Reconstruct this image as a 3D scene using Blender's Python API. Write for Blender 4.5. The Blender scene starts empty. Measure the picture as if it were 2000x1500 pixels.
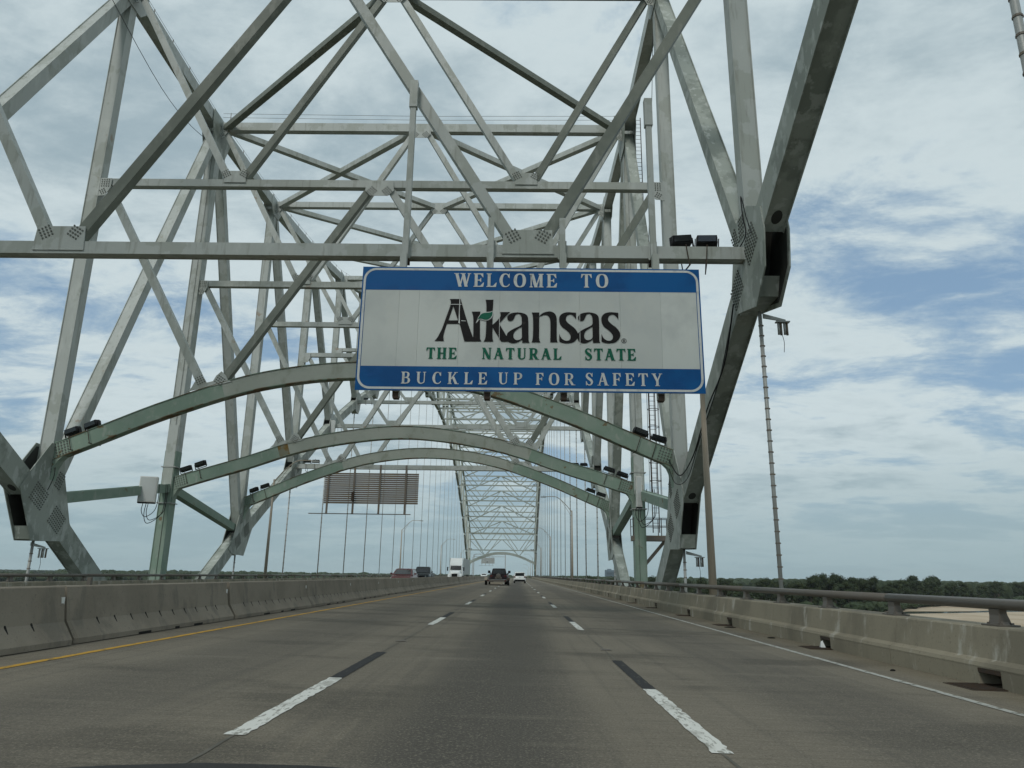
import bpy, bmesh, math, random
from mathutils import Vector, Matrix, Euler
from mathutils.geometry import tessellate_polygon
random.seed(7)
sc = bpy.context.scene
C = bpy.data.collections.new('bridge_scene'); sc.collection.children.link(C)
R = math.radians

# tuning values
CX, CY = 2.14, 14.05
SHX, SHY = -0.6, -0.12
OX, OY = 13.04, 18.81
CLOUD_LIGHT, CLOUD_MID, CLOUD_DARK = (6.0, 6.95, 7.2), (4.3, 5.5, 6.25), (3.4, 4.4, 4.9)
HORIZON = (3.25, 4.4, 4.75)
SUN_E, EXPO, HAZE = 1.5, 0.0, 0.00004
# ------------------------------------------------------------------ camera, sky, sun, exposure
cam = bpy.data.cameras.new('camera'); camo = bpy.data.objects.new('camera', cam); C.objects.link(camo)
cam.sensor_width = 36.0; cam.sensor_fit = 'HORIZONTAL'; cam.lens = 25.412
cam.clip_start = 0.05; cam.clip_end = 60000
_r = Vector((0.99987715, 0.00826648, 0.01331745)); _u = Vector((-0.01075943, -0.25587726, 0.96664940)); _f = Vector((-0.01139842, 0.96667393, 0.25575688))
_m = Matrix((_r, _u, -_f)).transposed().to_4x4(); _m.translation = Vector((0, 0, 1.2)); camo.matrix_world = _m
sc.camera = camo

SUN_EL, SUN_AZ = 46.0, 200.0          # degrees; azimuth clockwise from +y
w = bpy.data.worlds.new('World'); sc.world = w; w.use_nodes = True
nt = w.node_tree; nt.nodes.clear()
def N(tree, typ, **kw):
    n = tree.nodes.new(typ)
    for k, v in kw.items():
        if k in n.inputs: n.inputs[k].default_value = v
        else: setattr(n, k, v)
    return n
def L(tree, a, b): tree.links.new(a, b)
def M(tree, op, a, b=None, c=None, clamp=False):
    n = tree.nodes.new('ShaderNodeMath'); n.operation = op; n.use_clamp = clamp
    for i, v in enumerate((a, b, c)):
        if v is None: continue
        if isinstance(v, (int, float)): n.inputs[i].default_value = v
        else: tree.links.new(v, n.inputs[i])
    return n.outputs[0]
def MR(tree, v, a, b, c=0.0, d=1.0, smooth=True):
    n = tree.nodes.new('ShaderNodeMapRange'); n.interpolation_type = 'SMOOTHSTEP' if smooth else 'LINEAR'
    tree.links.new(v, n.inputs[0])
    for i, x in enumerate((a, b, c, d)): n.inputs[i + 1].default_value = x
    return n.outputs[0]
def MIX(tree, f, a, b):
    n = tree.nodes.new('ShaderNodeMix'); n.data_type = 'RGBA'
    for s, v in ((0, f), (6, a), (7, b)):
        if isinstance(v, (int, float)): n.inputs[s].default_value = v
        elif isinstance(v, tuple): n.inputs[s].default_value = (*v[:3], 1)
        else: tree.links.new(v, n.inputs[s])
    return n.outputs[2]
sky = N(nt, 'ShaderNodeTexSky', sky_type='NISHITA'); sky.sun_disc = False
sky.sun_elevation = R(SUN_EL); sky.sun_rotation = R(SUN_AZ); sky.altitude = 60; sky.air_density = 1.2; sky.dust_density = 1.5; sky.ozone_density = 1.0
tc = N(nt, 'ShaderNodeTexCoord'); sp = N(nt, 'ShaderNodeSeparateXYZ'); L(nt, tc.outputs['Generated'], sp.inputs[0])
zc = M(nt, 'MAXIMUM', sp.outputs[2], 0.0)
den = M(nt, 'ADD', zc, 0.16)
px = M(nt, 'ADD', M(nt, 'DIVIDE', sp.outputs[0], den), SHX); py = M(nt, 'ADD', M(nt, 'DIVIDE', sp.outputs[1], den), SHY)
cb = N(nt, 'ShaderNodeCombineXYZ'); L(nt, px, cb.inputs[0]); L(nt, py, cb.inputs[1])
def cloudnoise(scale, detail, rough, off, rot, sx, sy, dist=0.0):
    mp = N(nt, 'ShaderNodeMapping'); mp.inputs['Location'].default_value = off; mp.inputs['Rotation'].default_value = (0, 0, R(rot)); mp.inputs['Scale'].default_value = (sx, sy, 1)
    L(nt, cb.outputs[0], mp.inputs[0])
    n = N(nt, 'ShaderNodeTexNoise'); n.inputs['Scale'].default_value = scale; n.inputs['Detail'].default_value = detail; n.inputs['Roughness'].default_value = rough; n.inputs['Distortion'].default_value = dist
    L(nt, mp.outputs[0], n.inputs['Vector']); return n.outputs[0]
n1 = cloudnoise(0.95, 10, 0.60, (CX, CY, 0), 28, 0.85, 1.15, 0.35)
n2 = cloudnoise(2.9, 10, 0.66, (7.1, 1.7, 2.0), 28, 0.8, 1.2, 0.3)
n3 = cloudnoise(0.45, 3, 0.5, (OX, OY, 5.0), 0, 1, 1, 0.2)
dens = M(nt, 'ADD', M(nt, 'MULTIPLY', n1, 0.62), M(nt, 'MULTIPLY', n2, 0.38))
# the overcast sheet gets denser overhead and is broken up low in the sky
bias = MR(nt, sp.outputs[2], 0.12, 0.55, -0.015, 0.155)
bias2 = M(nt, 'MULTIPLY', M(nt, 'SUBTRACT', n3, 0.5), 0.55)
dens = M(nt, 'ADD', M(nt, 'ADD', dens, bias), bias2)
cover = MR(nt, dens, 0.405, 0.515)
n4 = cloudnoise(7.0, 8, 0.62, (1.1, 4.7, 8.0), 28, 0.75, 1.3, 0.25)
dd2 = M(nt, 'ADD', dens, M(nt, 'MULTIPLY', M(nt, 'SUBTRACT', n4, 0.5), 0.16))
# thin edges are white, thick cores turn grey
thick = MR(nt, dd2, 0.52, 0.70)
ccol = MIX(nt, thick, CLOUD_LIGHT, CLOUD_DARK)
ccol = MIX(nt, MR(nt, dd2, 0.44, 0.53, 0.75, 0.0), ccol, CLOUD_MID)
skyc = MIX(nt, 0.65, sky.outputs[0], (2.4, 3.85, 5.5))
body = MIX(nt, M(nt, 'MULTIPLY', cover, 0.97), skyc, ccol)
hz = MR(nt, sp.outputs[2], 0.0, 0.21, 1.0, 0.0)
hz = M(nt, 'MULTIPLY', hz, 0.92)
col = MIX(nt, hz, body, HORIZON)
bg = N(nt, 'ShaderNodeBackground'); bg.inputs[1].default_value = 0.10; L(nt, col, bg.inputs[0])
wo = N(nt, 'ShaderNodeOutputWorld'); L(nt, bg.outputs[0], wo.inputs[0])

sl = bpy.data.lights.new('sun', 'SUN'); sl.energy = SUN_E; sl.angle = R(14); sl.color = (1.0, 0.96, 0.90)
so = bpy.data.objects.new('sun', sl); C.objects.link(so)
so.rotation_euler = Euler((R(90 - SUN_EL), 0, R(180 - SUN_AZ)), 'XYZ'); so.location = (0, 0, 90)

sc.view_settings.view_transform = 'Standard'; sc.view_settings.look = 'None'
sc.view_settings.exposure = EXPO; sc.view_settings.gamma = 1.0; sc.view_settings.use_curve_mapping = False
sc.render.engine = 'CYCLES'

# ------------------------------------------------------------------ materials
def mat(name, col, rough=0.6, metal=0.0, layers=(), bump=None, spec=0.22, world=True, var=0.0):
    m = bpy.data.materials.new(name); m.use_nodes = True; t = m.node_tree
    b = t.nodes['Principled BSDF']; b.inputs['Roughness'].default_value = rough; b.inputs['Metallic'].default_value = metal
    b.inputs['Specular IOR Level'].default_value = spec
    if world: pos = N(t, 'ShaderNodeNewGeometry').outputs['Position']
    else: pos = N(t, 'ShaderNodeTexCoord').outputs['Object']
    c = None; cur = tuple(col)
    if var:
        oi = N(t, 'ShaderNodeObjectInfo'); f = MR(t, oi.outputs['Random'], 0, 1, 0, 1, False)
        cur = MIX(t, f, tuple(x * (1 - var) for x in col), tuple(min(1, x * (1 + var)) for x in col))
    for (scale, stretch, detail, lo, hi, c2, amt) in layers:
        mp = N(t, 'ShaderNodeMapping'); mp.inputs['Scale'].default_value = stretch; L(t, pos, mp.inputs[0])
        mp.inputs['Location'].default_value = (scale * 3.1 + lo * 17, c2[0] * 50, c2[1] * 31)
        n = N(t, 'ShaderNodeTexNoise'); n.inputs['Scale'].default_value = scale; n.inputs['Detail'].default_value = detail; n.inputs['Roughness'].default_value = 0.6
        L(t, mp.outputs[0], n.inputs['Vector'])
        f = M(t, 'MULTIPLY', MR(t, n.outputs[0], lo, hi), amt)
        cur = MIX(t, f, cur, tuple(c2))
    if isinstance(cur, tuple): b.inputs['Base Color'].default_value = (*cur, 1)
    else: L(t, cur, b.inputs['Base Color'])
    if bump:
        n = N(t, 'ShaderNodeTexNoise'); n.inputs['Scale'].default_value = bump[0]; n.inputs['Detail'].default_value = 6
        L(t, pos, n.inputs['Vector'])
        bp = N(t, 'ShaderNodeBump'); bp.inputs['Strength'].default_value = bump[1]; bp.inputs['Distance'].default_value = bump[2]
        L(t, n.outputs[0], bp.inputs['Height']); L(t, bp.outputs[0], b.inputs['Normal'])
    return m
U = (1, 1, 1)
MT = {}
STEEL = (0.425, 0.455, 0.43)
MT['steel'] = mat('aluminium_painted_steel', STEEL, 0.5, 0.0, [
    (0.42, U, 7, 0.51, 0.53, (0.30, 0.325, 0.28), 0.5), (1.6, (1, 1, 0.45), 8, 0.52, 0.66, (0.53, 0.56, 0.53), 0.45),
    (4.5, (1, 1, 0.12), 7, 0.54, 0.68, (0.23, 0.24, 0.205), 0.5), (0.6, U, 9, 0.67, 0.70, (0.24, 0.13, 0.05), 0.5)], bump=(2.2, 0.18, 0.03), spec=0.2)
MT['steel_far'] = mat('aluminium_painted_steel_far_panels', (0.41, 0.45, 0.415), 0.5, 0.0, [(0.2, U, 4, 0.45, 0.6, (0.30, 0.32, 0.27), 0.5)], spec=0.2)
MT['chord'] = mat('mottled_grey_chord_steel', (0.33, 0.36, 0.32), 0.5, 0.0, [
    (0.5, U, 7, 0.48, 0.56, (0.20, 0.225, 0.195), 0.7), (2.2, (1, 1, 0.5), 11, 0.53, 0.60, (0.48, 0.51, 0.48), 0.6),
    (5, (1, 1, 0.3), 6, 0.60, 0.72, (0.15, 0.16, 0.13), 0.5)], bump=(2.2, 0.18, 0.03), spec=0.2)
MT['green'] = mat('weathered_green_bridge_paint', (0.215, 0.295, 0.235), 0.55, 0.0, [
    (0.8, U, 7, 0.45, 0.62, (0.27, 0.33, 0.28), 0.6), (3.0, (1, 1, 0.4), 8, 0.57, 0.68, (0.36, 0.39, 0.34), 0.5),
    (1.3, U, 9, 0.63, 0.67, (0.16, 0.09, 0.03), 0.75)], bump=(3, 0.2, 0.02), spec=0.2)
MT['rustgreen'] = mat('rust_streaked_green_flange', (0.19, 0.26, 0.205), 0.7, 0.0, [(1.1, U, 8, 0.46, 0.54, (0.13, 0.075, 0.03), 0.85), (0.4, U, 5, 0.5, 0.6, (0.27, 0.31, 0.26), 0.6)])
MT['crown'] = mat('weathered_grey_green_arch_paint', (0.315, 0.345, 0.30), 0.55, 0.0, [(0.5, U, 7, 0.46, 0.58, (0.36, 0.385, 0.34), 0.7), (1.4, (1, 1, 0.5), 8, 0.53, 0.64, (0.235, 0.255, 0.20), 0.6)], bump=(3, 0.2, 0.02))
MT['rust'] = mat('rust_band', (0.20, 0.13, 0.045), 0.9, 0, [(2.5, U, 6, 0.42, 0.58, (0.20, 0.22, 0.17), 0.8)])
MT['deck'] = None
MT['white_line'] = mat('worn_white_road_paint', (0.66, 0.66, 0.61), 0.8, 0, [(26, (1, 0.3, 1), 9, 0.52, 0.62, (0.20, 0.19, 0.155), 0.75), (3, (1, .5, 1), 5, 0.52, 0.66, (0.30, 0.29, 0.25), 0.6)])
MT['edge_line'] = mat('worn_white_edge_paint', (0.42, 0.42, 0.38), 0.8, 0, [(14, (1, 0.5, 1), 8, 0.53, 0.62, (0.13, 0.125, 0.10), 0.85)])
MT['yellow_line'] = mat('worn_yellow_road_paint', (0.52, 0.30, 0.05), 0.8, 0, [(9, (1, 0.5, 1), 8, 0.54, 0.64, (0.14, 0.12, 0.08), 0.85)])
MT['black_line'] = mat('black_contrast_road_paint', (0.030, 0.030, 0.030), 0.75, 0, [(18, (1, 0.4, 1), 6, 0.58, 0.70, (0.10, 0.095, 0.08), 0.8)])
MT['barrier'] = mat('dirty_barrier_concrete', (0.27, 0.235, 0.185), 0.9, 0, [
    (0.9, U, 6, 0.42, 0.62, (0.205, 0.177, 0.138), 0.7), (2.4, (1, 1, .35), 9, 0.53, 0.66, (0.155, 0.14, 0.115), 0.6), (26, U, 4, 0.58, 0.7, (0.12, 0.11, 0.09), 0.5)], bump=(30, 0.25, 0.01), spec=0.2, var=0.07)
MT['wall'] = mat('weathered_parapet_concrete', (0.285, 0.255, 0.19), 0.9, 0, [
    (0.7, (1, 1, 0.6), 7, 0.42, 0.62, (0.19, 0.172, 0.13), 0.8), (2.6, (1, 1, 0.35), 9, 0.55, 0.68, (0.45, 0.43, 0.37), 0.8),
    (24, U, 4, 0.57, 0.7, (0.15, 0.13, 0.095), 0.5)], bump=(26, 0.3, 0.01), spec=0.2, var=0.06)
MT['rail'] = mat('dull_bronze_rail_paint', (0.15, 0.133, 0.112), 0.45, 0.2, [(1.4, U, 5, 0.45, 0.65, (0.16, 0.15, 0.135), 0.5)], bump=(20, 0.1, 0.005))
MT['pole'] = mat('pale_bronze_pole_paint', (0.36, 0.31, 0.24), 0.55, 0.1, [(1, (1, 1, 0.3), 5, 0.45, 0.6, (0.33, 0.30, 0.25), 0.6)])
MT['galv'] = mat('galvanised_metal', (0.38, 0.39, 0.37), 0.5, 0.3, [(2, U, 5, 0.45, 0.65, (0.27, 0.28, 0.26), 0.6)])
MT['black'] = mat('black_painted_metal', (0.012, 0.012, 0.013), 0.5, 0)
MT['glass_dark'] = mat('dark_glass', (0.015, 0.018, 0.02), 0.08, 0, spec=0.7)
MT['rubber'] = mat('tyre_rubber', (0.015, 0.015, 0.015), 0.85, 0)
MT['sign_white'] = mat('aged_white_sign_sheeting', (0.56, 0.59, 0.56), 0.55, 0.0, [(0.55, U, 5, 0.42, 0.62, (0.49, 0.52, 0.50), 0.9), (2.2, (1, 1, 0.6), 7, 0.5, 0.7, (0.55, 0.57, 0.53), 0.5)], spec=0.12, var=0.05)
MT['sign_blue'] = mat('blue_sign_sheeting', (0.002, 0.095, 0.29), 0.5, 0.0, [(0.5, U, 6, 0.45, 0.62, (0.002, 0.065, 0.215), 0.8), (1.6, (1, 1, 3), 5, 0.55, 0.7, (0.010, 0.09, 0.29), 0.5)], spec=0.2)
MT['sign_letter'] = mat('white_sign_lettering', (0.62, 0.64, 0.62), 0.55, 0, [(3, U, 5, 0.5, 0.65, (0.44, 0.46, 0.45), 0.7)])
MT['sign_green'] = mat('green_sign_lettering', (0.004, 0.115, 0.065), 0.55, 0)
MT['sign_black'] = mat('black_sign_lettering', (0.007, 0.006, 0.006), 0.6, 0, [(5, U, 6, 0.62, 0.7, (0.04, 0.035, 0.03), 0.6)])
MT['sign_back'] = mat('bare_brown_grey_sign_back', (0.19, 0.165, 0.14), 0.6, 0.1, [(0.5, (1, 1, 6), 5, 0.5, 0.62, (0.20, 0.15, 0.08), 0.6)])
MT['box_white'] = mat('white_cabinet_paint', (0.70, 0.70, 0.66), 0.4, 0, [(1.5, U, 4, 0.5, 0.7, (0.5, 0.5, 0.46), 0.5)])
MT['sand'] = mat('pale_river_sand', (0.36, 0.29, 0.205), 0.95, 0, [(0.02, (1, 0.35, 1), 8, 0.45, 0.6, (0.45, 0.375, 0.28), 0.8), (0.03, (1, 0.2, 1), 9, 0.60, 0.66, (0.16, 0.13, 0.09), 0.8)], spec=0.1)
MT['water'] = mat('murky_river_water', (0.035, 0.045, 0.04), 0.12, 0, bump=(0.5, 0.3, 0.2), spec=0.5)
MT['grass'] = mat('floodplain_grass', (0.060, 0.080, 0.036), 0.95, 0, [(0.012, U, 8, 0.45, 0.6, (0.10, 0.115, 0.055), 0.7), (0.08, U, 6, 0.5, 0.7, (0.035, 0.055, 0.022), 0.7)], spec=0.1)
MT['shade_and_seam'] = mat('dark_shade_and_seam_steel', (0.05, 0.052, 0.047), 0.9)  # shade inside the gusset nodes put into the colour; post seam shares it
MT['darkgreen'] = mat('dark_green_steel', (0.185, 0.205, 0.175), 0.55, 0.0, [(0.9, U, 7, 0.45, 0.6, (0.145, 0.165, 0.14), 0.7), (2.5, (1, 1, .4), 8, 0.54, 0.66, (0.27, 0.285, 0.25), 0.6)], bump=(3, .2, .02))  # darker tone for near braces rising to the right and near roof braces
MT['bark'] = mat('tree_bark', (0.09, 0.075, 0.055), 0.95, 0)
def foliage(name, a, b2):
    m = mat(name, a, 0.8, 0, [(0.22, U, 4, 0.38, 0.62, b2, 0.8), (1.5, U, 3, 0.45, 0.7, tuple(x * 0.55 for x in a), 0.7)], spec=0.15, var=0.28)
    return m
MT['leaf'] = foliage('broadleaf_foliage', (0.028, 0.043, 0.020), (0.050, 0.062, 0.026))
MT['leaf_far'] = foliage('distant_foliage', (0.032, 0.048, 0.024), (0.046, 0.06, 0.028))
MT['car_red'] = mat('dark_red_car_paint', (0.11, 0.022, 0.022), 0.25, 0.2, spec=0.6)
MT['car_maroon'] = mat('maroon_truck_paint', (0.016, 0.008, 0.009), 0.3, 0.2, spec=0.6)
MT['car_dark'] = mat('dark_grey_car_paint', (0.020, 0.027, 0.028), 0.25, 0.3, spec=0.6)
MT['car_white'] = mat('white_car_paint', (0.78, 0.80, 0.78), 0.25, 0, spec=0.6)
MT['car_silver'] = mat('silver_car_paint', (0.35, 0.36, 0.37), 0.3, 0.5, spec=0.6)
MT['trailer_white'] = mat('trailer_panel_paint', (0.50, 0.53, 0.52), 0.5, 0)
MT['lens'] = mat('headlamp_lens', (0.75, 0.77, 0.78), 0.15, 0, spec=0.8)
MT['lens_red'] = mat('tail_lamp_lens', (0.09, 0.006, 0.006), 0.2, 0, spec=0.7)
MT['chrome'] = mat('bright_metal', (0.55, 0.55, 0.55), 0.25, 0.9)
MT['hood'] = mat('dark_car_hood', (0.03, 0.028, 0.026), 0.7, 0.0)
MT['conc'] = mat('pier_concrete', (0.30, 0.29, 0.26), 0.9, 0, [(0.3, U, 6, 0.45, 0.6, (0.22, 0.21, 0.18), 0.6)])
MT['tower'] = mat('far_tower_cladding', (0.14, 0.19, 0.23), 0.6, 0)

def deck_material():
    m = bpy.data.materials.new('worn_concrete_deck'); m.use_nodes = True; t = m.node_tree
    b = t.nodes['Principled BSDF']; b.inputs['Roughness'].default_value = 0.85; b.inputs['Specular IOR Level'].default_value = 0.12
    pos = N(t, 'ShaderNodeNewGeometry').outputs['Position']; s = N(t, 'ShaderNodeSeparateXYZ'); L(t, pos, s.inputs[0])
    def noise(scale, st, det, loc=(0, 0, 0), rg=0.6):
        mp = N(t, 'ShaderNodeMapping'); mp.inputs['Scale'].default_value = st; mp.inputs['Location'].default_value = loc; L(t, pos, mp.inputs[0])
        n = N(t, 'ShaderNodeTexNoise'); n.inputs['Scale'].default_value = scale; n.inputs['Detail'].default_value = det; n.inputs['Roughness'].default_value = rg; L(t, mp.outputs[0], n.inputs['Vector']); return n.outputs[0]
    cur = (0.172, 0.152, 0.118)
    big = noise(0.16, (1, 0.5, 1), 6)
    cur = MIX(t, MR(t, big, 0.35, 0.65), cur, (0.215, 0.19, 0.148))
    # dark rubber and oil film along the middle of each lane, lighter between the lanes
    ph = M(t, 'COSINE', M(t, 'MULTIPLY', M(t, 'SUBTRACT', s.outputs[0], -0.22), 2 * math.pi / 3.66))
    lane = MR(t, M(t, 'ADD', ph, M(t, 'MULTIPLY', M(t, 'SUBTRACT', noise(0.5, (1, 0.12, 1), 5, (3, 1, 0)), 0.5), 1.6)), -0.5, 0.9)
    # the middle lane carries most of the traffic and is the darkest
    mid = M(t, 'MULTIPLY', MR(t, s.outputs[0], -2.2, -1.0), MR(t, s.outputs[0], 0.7, 1.7, 1.0, 0.0))
    laneamt = M(t, 'ADD', M(t, 'MULTIPLY', mid, 0.42), 0.42)
    cur = MIX(t, M(t, 'MULTIPLY', lane, laneamt), cur, (0.072, 0.068, 0.060))
    # thin lengthwise polish streaks
    ls = noise(5.0, (1, 0.012, 1), 5, (4, 2, 0))
    cur = MIX(t, M(t, 'MULTIPLY', MR(t, ls, 0.5, 0.64), 0.28), cur, (0.085, 0.08, 0.07))
    # mottled stains drawn out across the tining
    st = noise(0.55, (0.45, 1.0, 1), 7, (11, 5, 0))
    cur = MIX(t, M(t, 'MULTIPLY', MR(t, st, 0.50, 0.66), 0.65), cur, (0.080, 0.073, 0.060))
    st2 = noise(1.1, (0.3, 1.3, 1), 7, (1, 25, 0))
    cur = MIX(t, M(t, 'MULTIPLY', MR(t, st2, 0.55, 0.70), 0.35), cur, (0.24, 0.215, 0.17))
    # gutter dirt by the parapet
    cur = MIX(t, MR(t, s.outputs[0], 5.25, 5.9, 0.0, 0.55), cur, (0.20, 0.17, 0.115))
    fine = noise(48, U, 6, (0, 0, 0), 0.7)
    cur = MIX(t, M(t, 'MULTIPLY', MR(t, fine, 0.50, 0.64), 0.52), cur, (0.31, 0.28, 0.22))
    cur = MIX(t, M(t, 'MULTIPLY', MR(t, noise(62, U, 5, (9, 9, 0), 0.7), 0.53, 0.64), 0.55), cur, (0.04, 0.037, 0.03))
    # tined texture runs across the lanes
    tine = noise(9, (0.12, 4.5, 1), 3, (2, 0, 0))
    cur = MIX(t, M(t, 'MULTIPLY', MR(t, tine, 0.45, 0.62), 0.20), cur, (0.055, 0.052, 0.045))
    L(t, cur, b.inputs['Base Color'])
    bp = N(t, 'ShaderNodeBump'); bp.inputs['Strength'].default_value = 0.5; bp.inputs['Distance'].default_value = 0.006
    L(t, fine, bp.inputs['Height']); L(t, bp.outputs[0], b.inputs['Normal'])
    return m
MT['deck'] = deck_material()

# ------------------------------------------------------------------ helpers
def link(o, parent=None):
    C.objects.link(o)
    if parent is not None: o.parent = parent
    return o
def tag(o, label=None, cat=None, group=None, kind=None):
    if label: o['label'] = label
    if cat: o['category'] = cat
    if group: o['group'] = group
    if kind: o['kind'] = kind
    return o
def empty(name, loc=(0, 0, 0), rz=0.0, label=None, cat=None, group=None):
    o = bpy.data.objects.new(name, None); o.empty_display_size = 0.3; o.location = loc; o.rotation_euler = (0, 0, rz); link(o)
    return tag(o, label, cat, group)
class MB:
    def __init__(s): s.v = []; s.f = []
    def poly(s, pts):
        n = len(s.v); s.v += [tuple(p) for p in pts]; s.f.append(tuple(range(n, n + len(pts)))); return s
    def hexa(s, p):     # 8 points, bottom ring then top ring
        n = len(s.v); s.v += [tuple(q) for q in p]
        for a in ((3, 2, 1, 0), (4, 5, 6, 7), (0, 1, 5, 4), (1, 2, 6, 5), (2, 3, 7, 6), (3, 0, 4, 7)): s.f.append(tuple(n + i for i in a))
        return s
    def box(s, x0, x1, y0, y1, z0, z1):
        return s.hexa([(x0, y0, z0), (x1, y0, z0), (x1, y1, z0), (x0, y1, z0), (x0, y0, z1), (x1, y0, z1), (x1, y1, z1), (x0, y1, z1)])
    def loft(s, rings, cap=True, closed=True):
        n0 = len(s.v); m = len(rings[0])
        for r in rings: s.v += [tuple(p) for p in r]
        for i in range(len(rings) - 1):
            for j in range(m if closed else m - 1):
                a = n0 + i * m + j; b = n0 + i * m + (j + 1) % m
                s.f.append((a, b, b + m, a + m))
        if cap:
            s.f.append(tuple(n0 + j for j in reversed(range(m)))); e = n0 + (len(rings) - 1) * m
            s.f.append(tuple(e + j for j in range(m)))
        return s
    def tube(s, pts, r, n=8, cap=True):
        pts = [Vector(p) for p in pts]; rr = r if isinstance(r, (list, tuple)) else [r] * len(pts); rings = []
        for i, p in enumerate(pts):
            d = (pts[min(i + 1, len(pts) - 1)] - pts[max(i - 1, 0)]).normalized()
            a = Vector((0, 0, 1)) if abs(d.z) < 0.9 else Vector((0, 1, 0))
            u = d.cross(a).normalized(); v = u.cross(d)
            rings.append([p + (u * math.cos(2 * math.pi * k / n) + v * math.sin(2 * math.pi * k / n)) * rr[i] for k in range(n)])
        return s.loft(rings, cap)
    def section(s, p0, p1, prof, up=Vector((0, 0, 1))):   # prof: (a,b) list, a sideways, b up
        p0 = Vector(p0); p1 = Vector(p1); d = (p1 - p0).normalized(); u = d.cross(up).normalized(); v = u.cross(d)
        return s.loft([[p + u * a + v * b for a, b in prof] for p in (p0, p1)])
    def prism(s, pts, axis, a0, a1):   # polygon in the other two axes extruded along axis ('x' -> pts (y,z))
        def P(q, a):
            return (a, q[0], q[1]) if axis == 'x' else ((q[0], a, q[1]) if axis == 'y' else (q[0], q[1], a))
        return s.loft([[P(q, a0) for q in pts], [P(q, a1) for q in pts]])
    def build(s, name, m, parent=None, smooth=False, fix=True):
        me = bpy.data.meshes.new(name); me.from_pydata(s.v, [], s.f)
        if fix:
            b = bmesh.new(); b.from_mesh(me); bmesh.ops.recalc_face_normals(b, faces=b.faces); b.to_mesh(b and me); b.free()
        me.materials.append(m if not isinstance(m, str) else MT[m])
        if smooth:
            for p in me.polygons: p.use_smooth = True
        o = bpy.data.objects.new(name, me); return link(o, parent)
def box(name, m, parent, *a): return MB().box(*a).build(name, m, parent)
def dup(o, parent=None, loc=None, rot=None):
    c = o.copy(); link(c)
    if parent is not None: c.parent = parent
    if loc is not None: c.location = loc
    if rot is not None: c.rotation_euler = rot
    for ch in o.children: dup(ch, c)
    return c
def rect(w, h): return [(-w / 2, -h / 2), (w / 2, -h / 2), (w / 2, h / 2), (-w / 2, h / 2)]
def lipped(w, h, lip=0.07, t=0.035):
    # welded box member: the side webs run a little past the cover plates
    a, b = w / 2, h / 2
    return [(-a, -b), (-a + t, -b), (-a + t, -b + lip), (a - t, -b + lip), (a - t, -b), (a, -b), (a, b), (a - t, b), (a - t, b - lip), (-a + t, b - lip), (-a + t, b), (-a, b)]
def beam(name, m, parent, p0, p1, prof, up=(0, 0, 1)):
    return MB().section(p0, p1, prof, Vector(up)).build(name, m, parent)
MT['pale_joint'] = mat('pale_joint_concrete', (0.155, 0.145, 0.12), 0.9, 0, [(3, U, 5, 0.4, 0.6, (0.10, 0.095, 0.08), 0.8)])
# ------------------------------------------------------------------ large structure: ground, river, deck
Y1 = 384.0
XC = -7.05
def zr(x): return -0.02 * x if x > XC else -0.02 * XC + 0.02 * (x - XC)
XR, XL = 7.76, -23.69            # inner faces of the two truss planes
CXR, CXL = XR + 0.36, XL - 0.36
P, Y3 = 13.20, 49.63
def yk(k): return Y3 + (k - 3) * P

def yslope(y): return 0.0 if y < Y1 else -(y - Y1) * 0.022 - 0.00001 * (y - Y1) ** 2
road = MB()
xs = [-22.06, -14.5, XC, -0.5, 6.13]; ys = [-60, 0, 60, 120, 200, 300, Y1, 450, 550, 700, 900]
for i in range(len(ys) - 1):
    for j in range(len(xs) - 1):
        road.poly([(xs[j], ys[i], zr(xs[j]) + yslope(ys[i])), (xs[j + 1], ys[i], zr(xs[j + 1]) + yslope(ys[i])), (xs[j + 1], ys[i + 1], zr(xs[j + 1]) + yslope(ys[i + 1])), (xs[j], ys[i + 1], zr(xs[j]) + yslope(ys[i + 1]))])
tag(road.build('road_deck', 'deck'), kind='structure')
slab = MB(); slab.prism([(-22.9, -0.75), (6.97, -0.75), (6.97, -0.35), (-22.9, -0.35)], 'y', -60, Y1)
for xx in (-20, -15, -10, -5, 0, 4.5): slab.prism([(xx - .2, -2.2), (xx + .2, -2.2), (xx + .2, -0.755), (xx - .2, -0.755)], 'y', -60, Y1)
tag(slab.build('deck_slab', 'conc'), kind='structure')

# ground sheets
ZG = -26.0
g = MB(); g.poly([(-16000, -2500, ZG), (16000, -2500, ZG), (16000, 16000, ZG), (-16000, 16000, ZG)])
tag(g.build('ground', 'grass'), kind='structure')
def patch(name, m, pts, z, seed=1):
    rnd = random.Random(seed); out = []
    for i in range(len(pts)):
        a = Vector(pts[i]); b = Vector(pts[(i + 1) % len(pts)]); n = max(1, int((b - a).length / 30))
        for j in range(n):
            q = a.lerp(b, j / n); out.append((q.x + rnd.uniform(-6, 6), q.y + rnd.uniform(-6, 6), z))
    v = [Vector(p) for p in out]; tri = tessellate_polygon([v])
    b2 = MB(); b2.v = out; b2.f = [tuple(t) for t in tri]
    return tag(b2.build(name, m), kind='structure')
patch('river_bank', 'sand', [(60, 690), (240, 680), (420, 800), (600, 960), (1000, 1240), (1100, 1180), (640, 850), (420, 715), (270, 655), (60, 640)], ZG + 0.25, 2)
patch('river', 'water', [(-200, -700), (-60, 100), (60, 645), (240, 652), (420, 712), (640, 845), (1100, 1175), (1500, 1400), (1500, -700)], ZG + 0.12, 3)
patch('sandbar', 'sand', [(40, -300), (90, 250), (150, 480), (215, 590), (330, 640), (520, 735), (760, 880), (1200, 1130), (1200, -300)], ZG + 0.35, 4)
patch('sandbar_channel', 'water', [(200, 430), (300, 470), (450, 540), (620, 610), (900, 700), (900, 688), (620, 598), (450, 528), (300, 458), (200, 418)], ZG + 0.42, 5)

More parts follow.
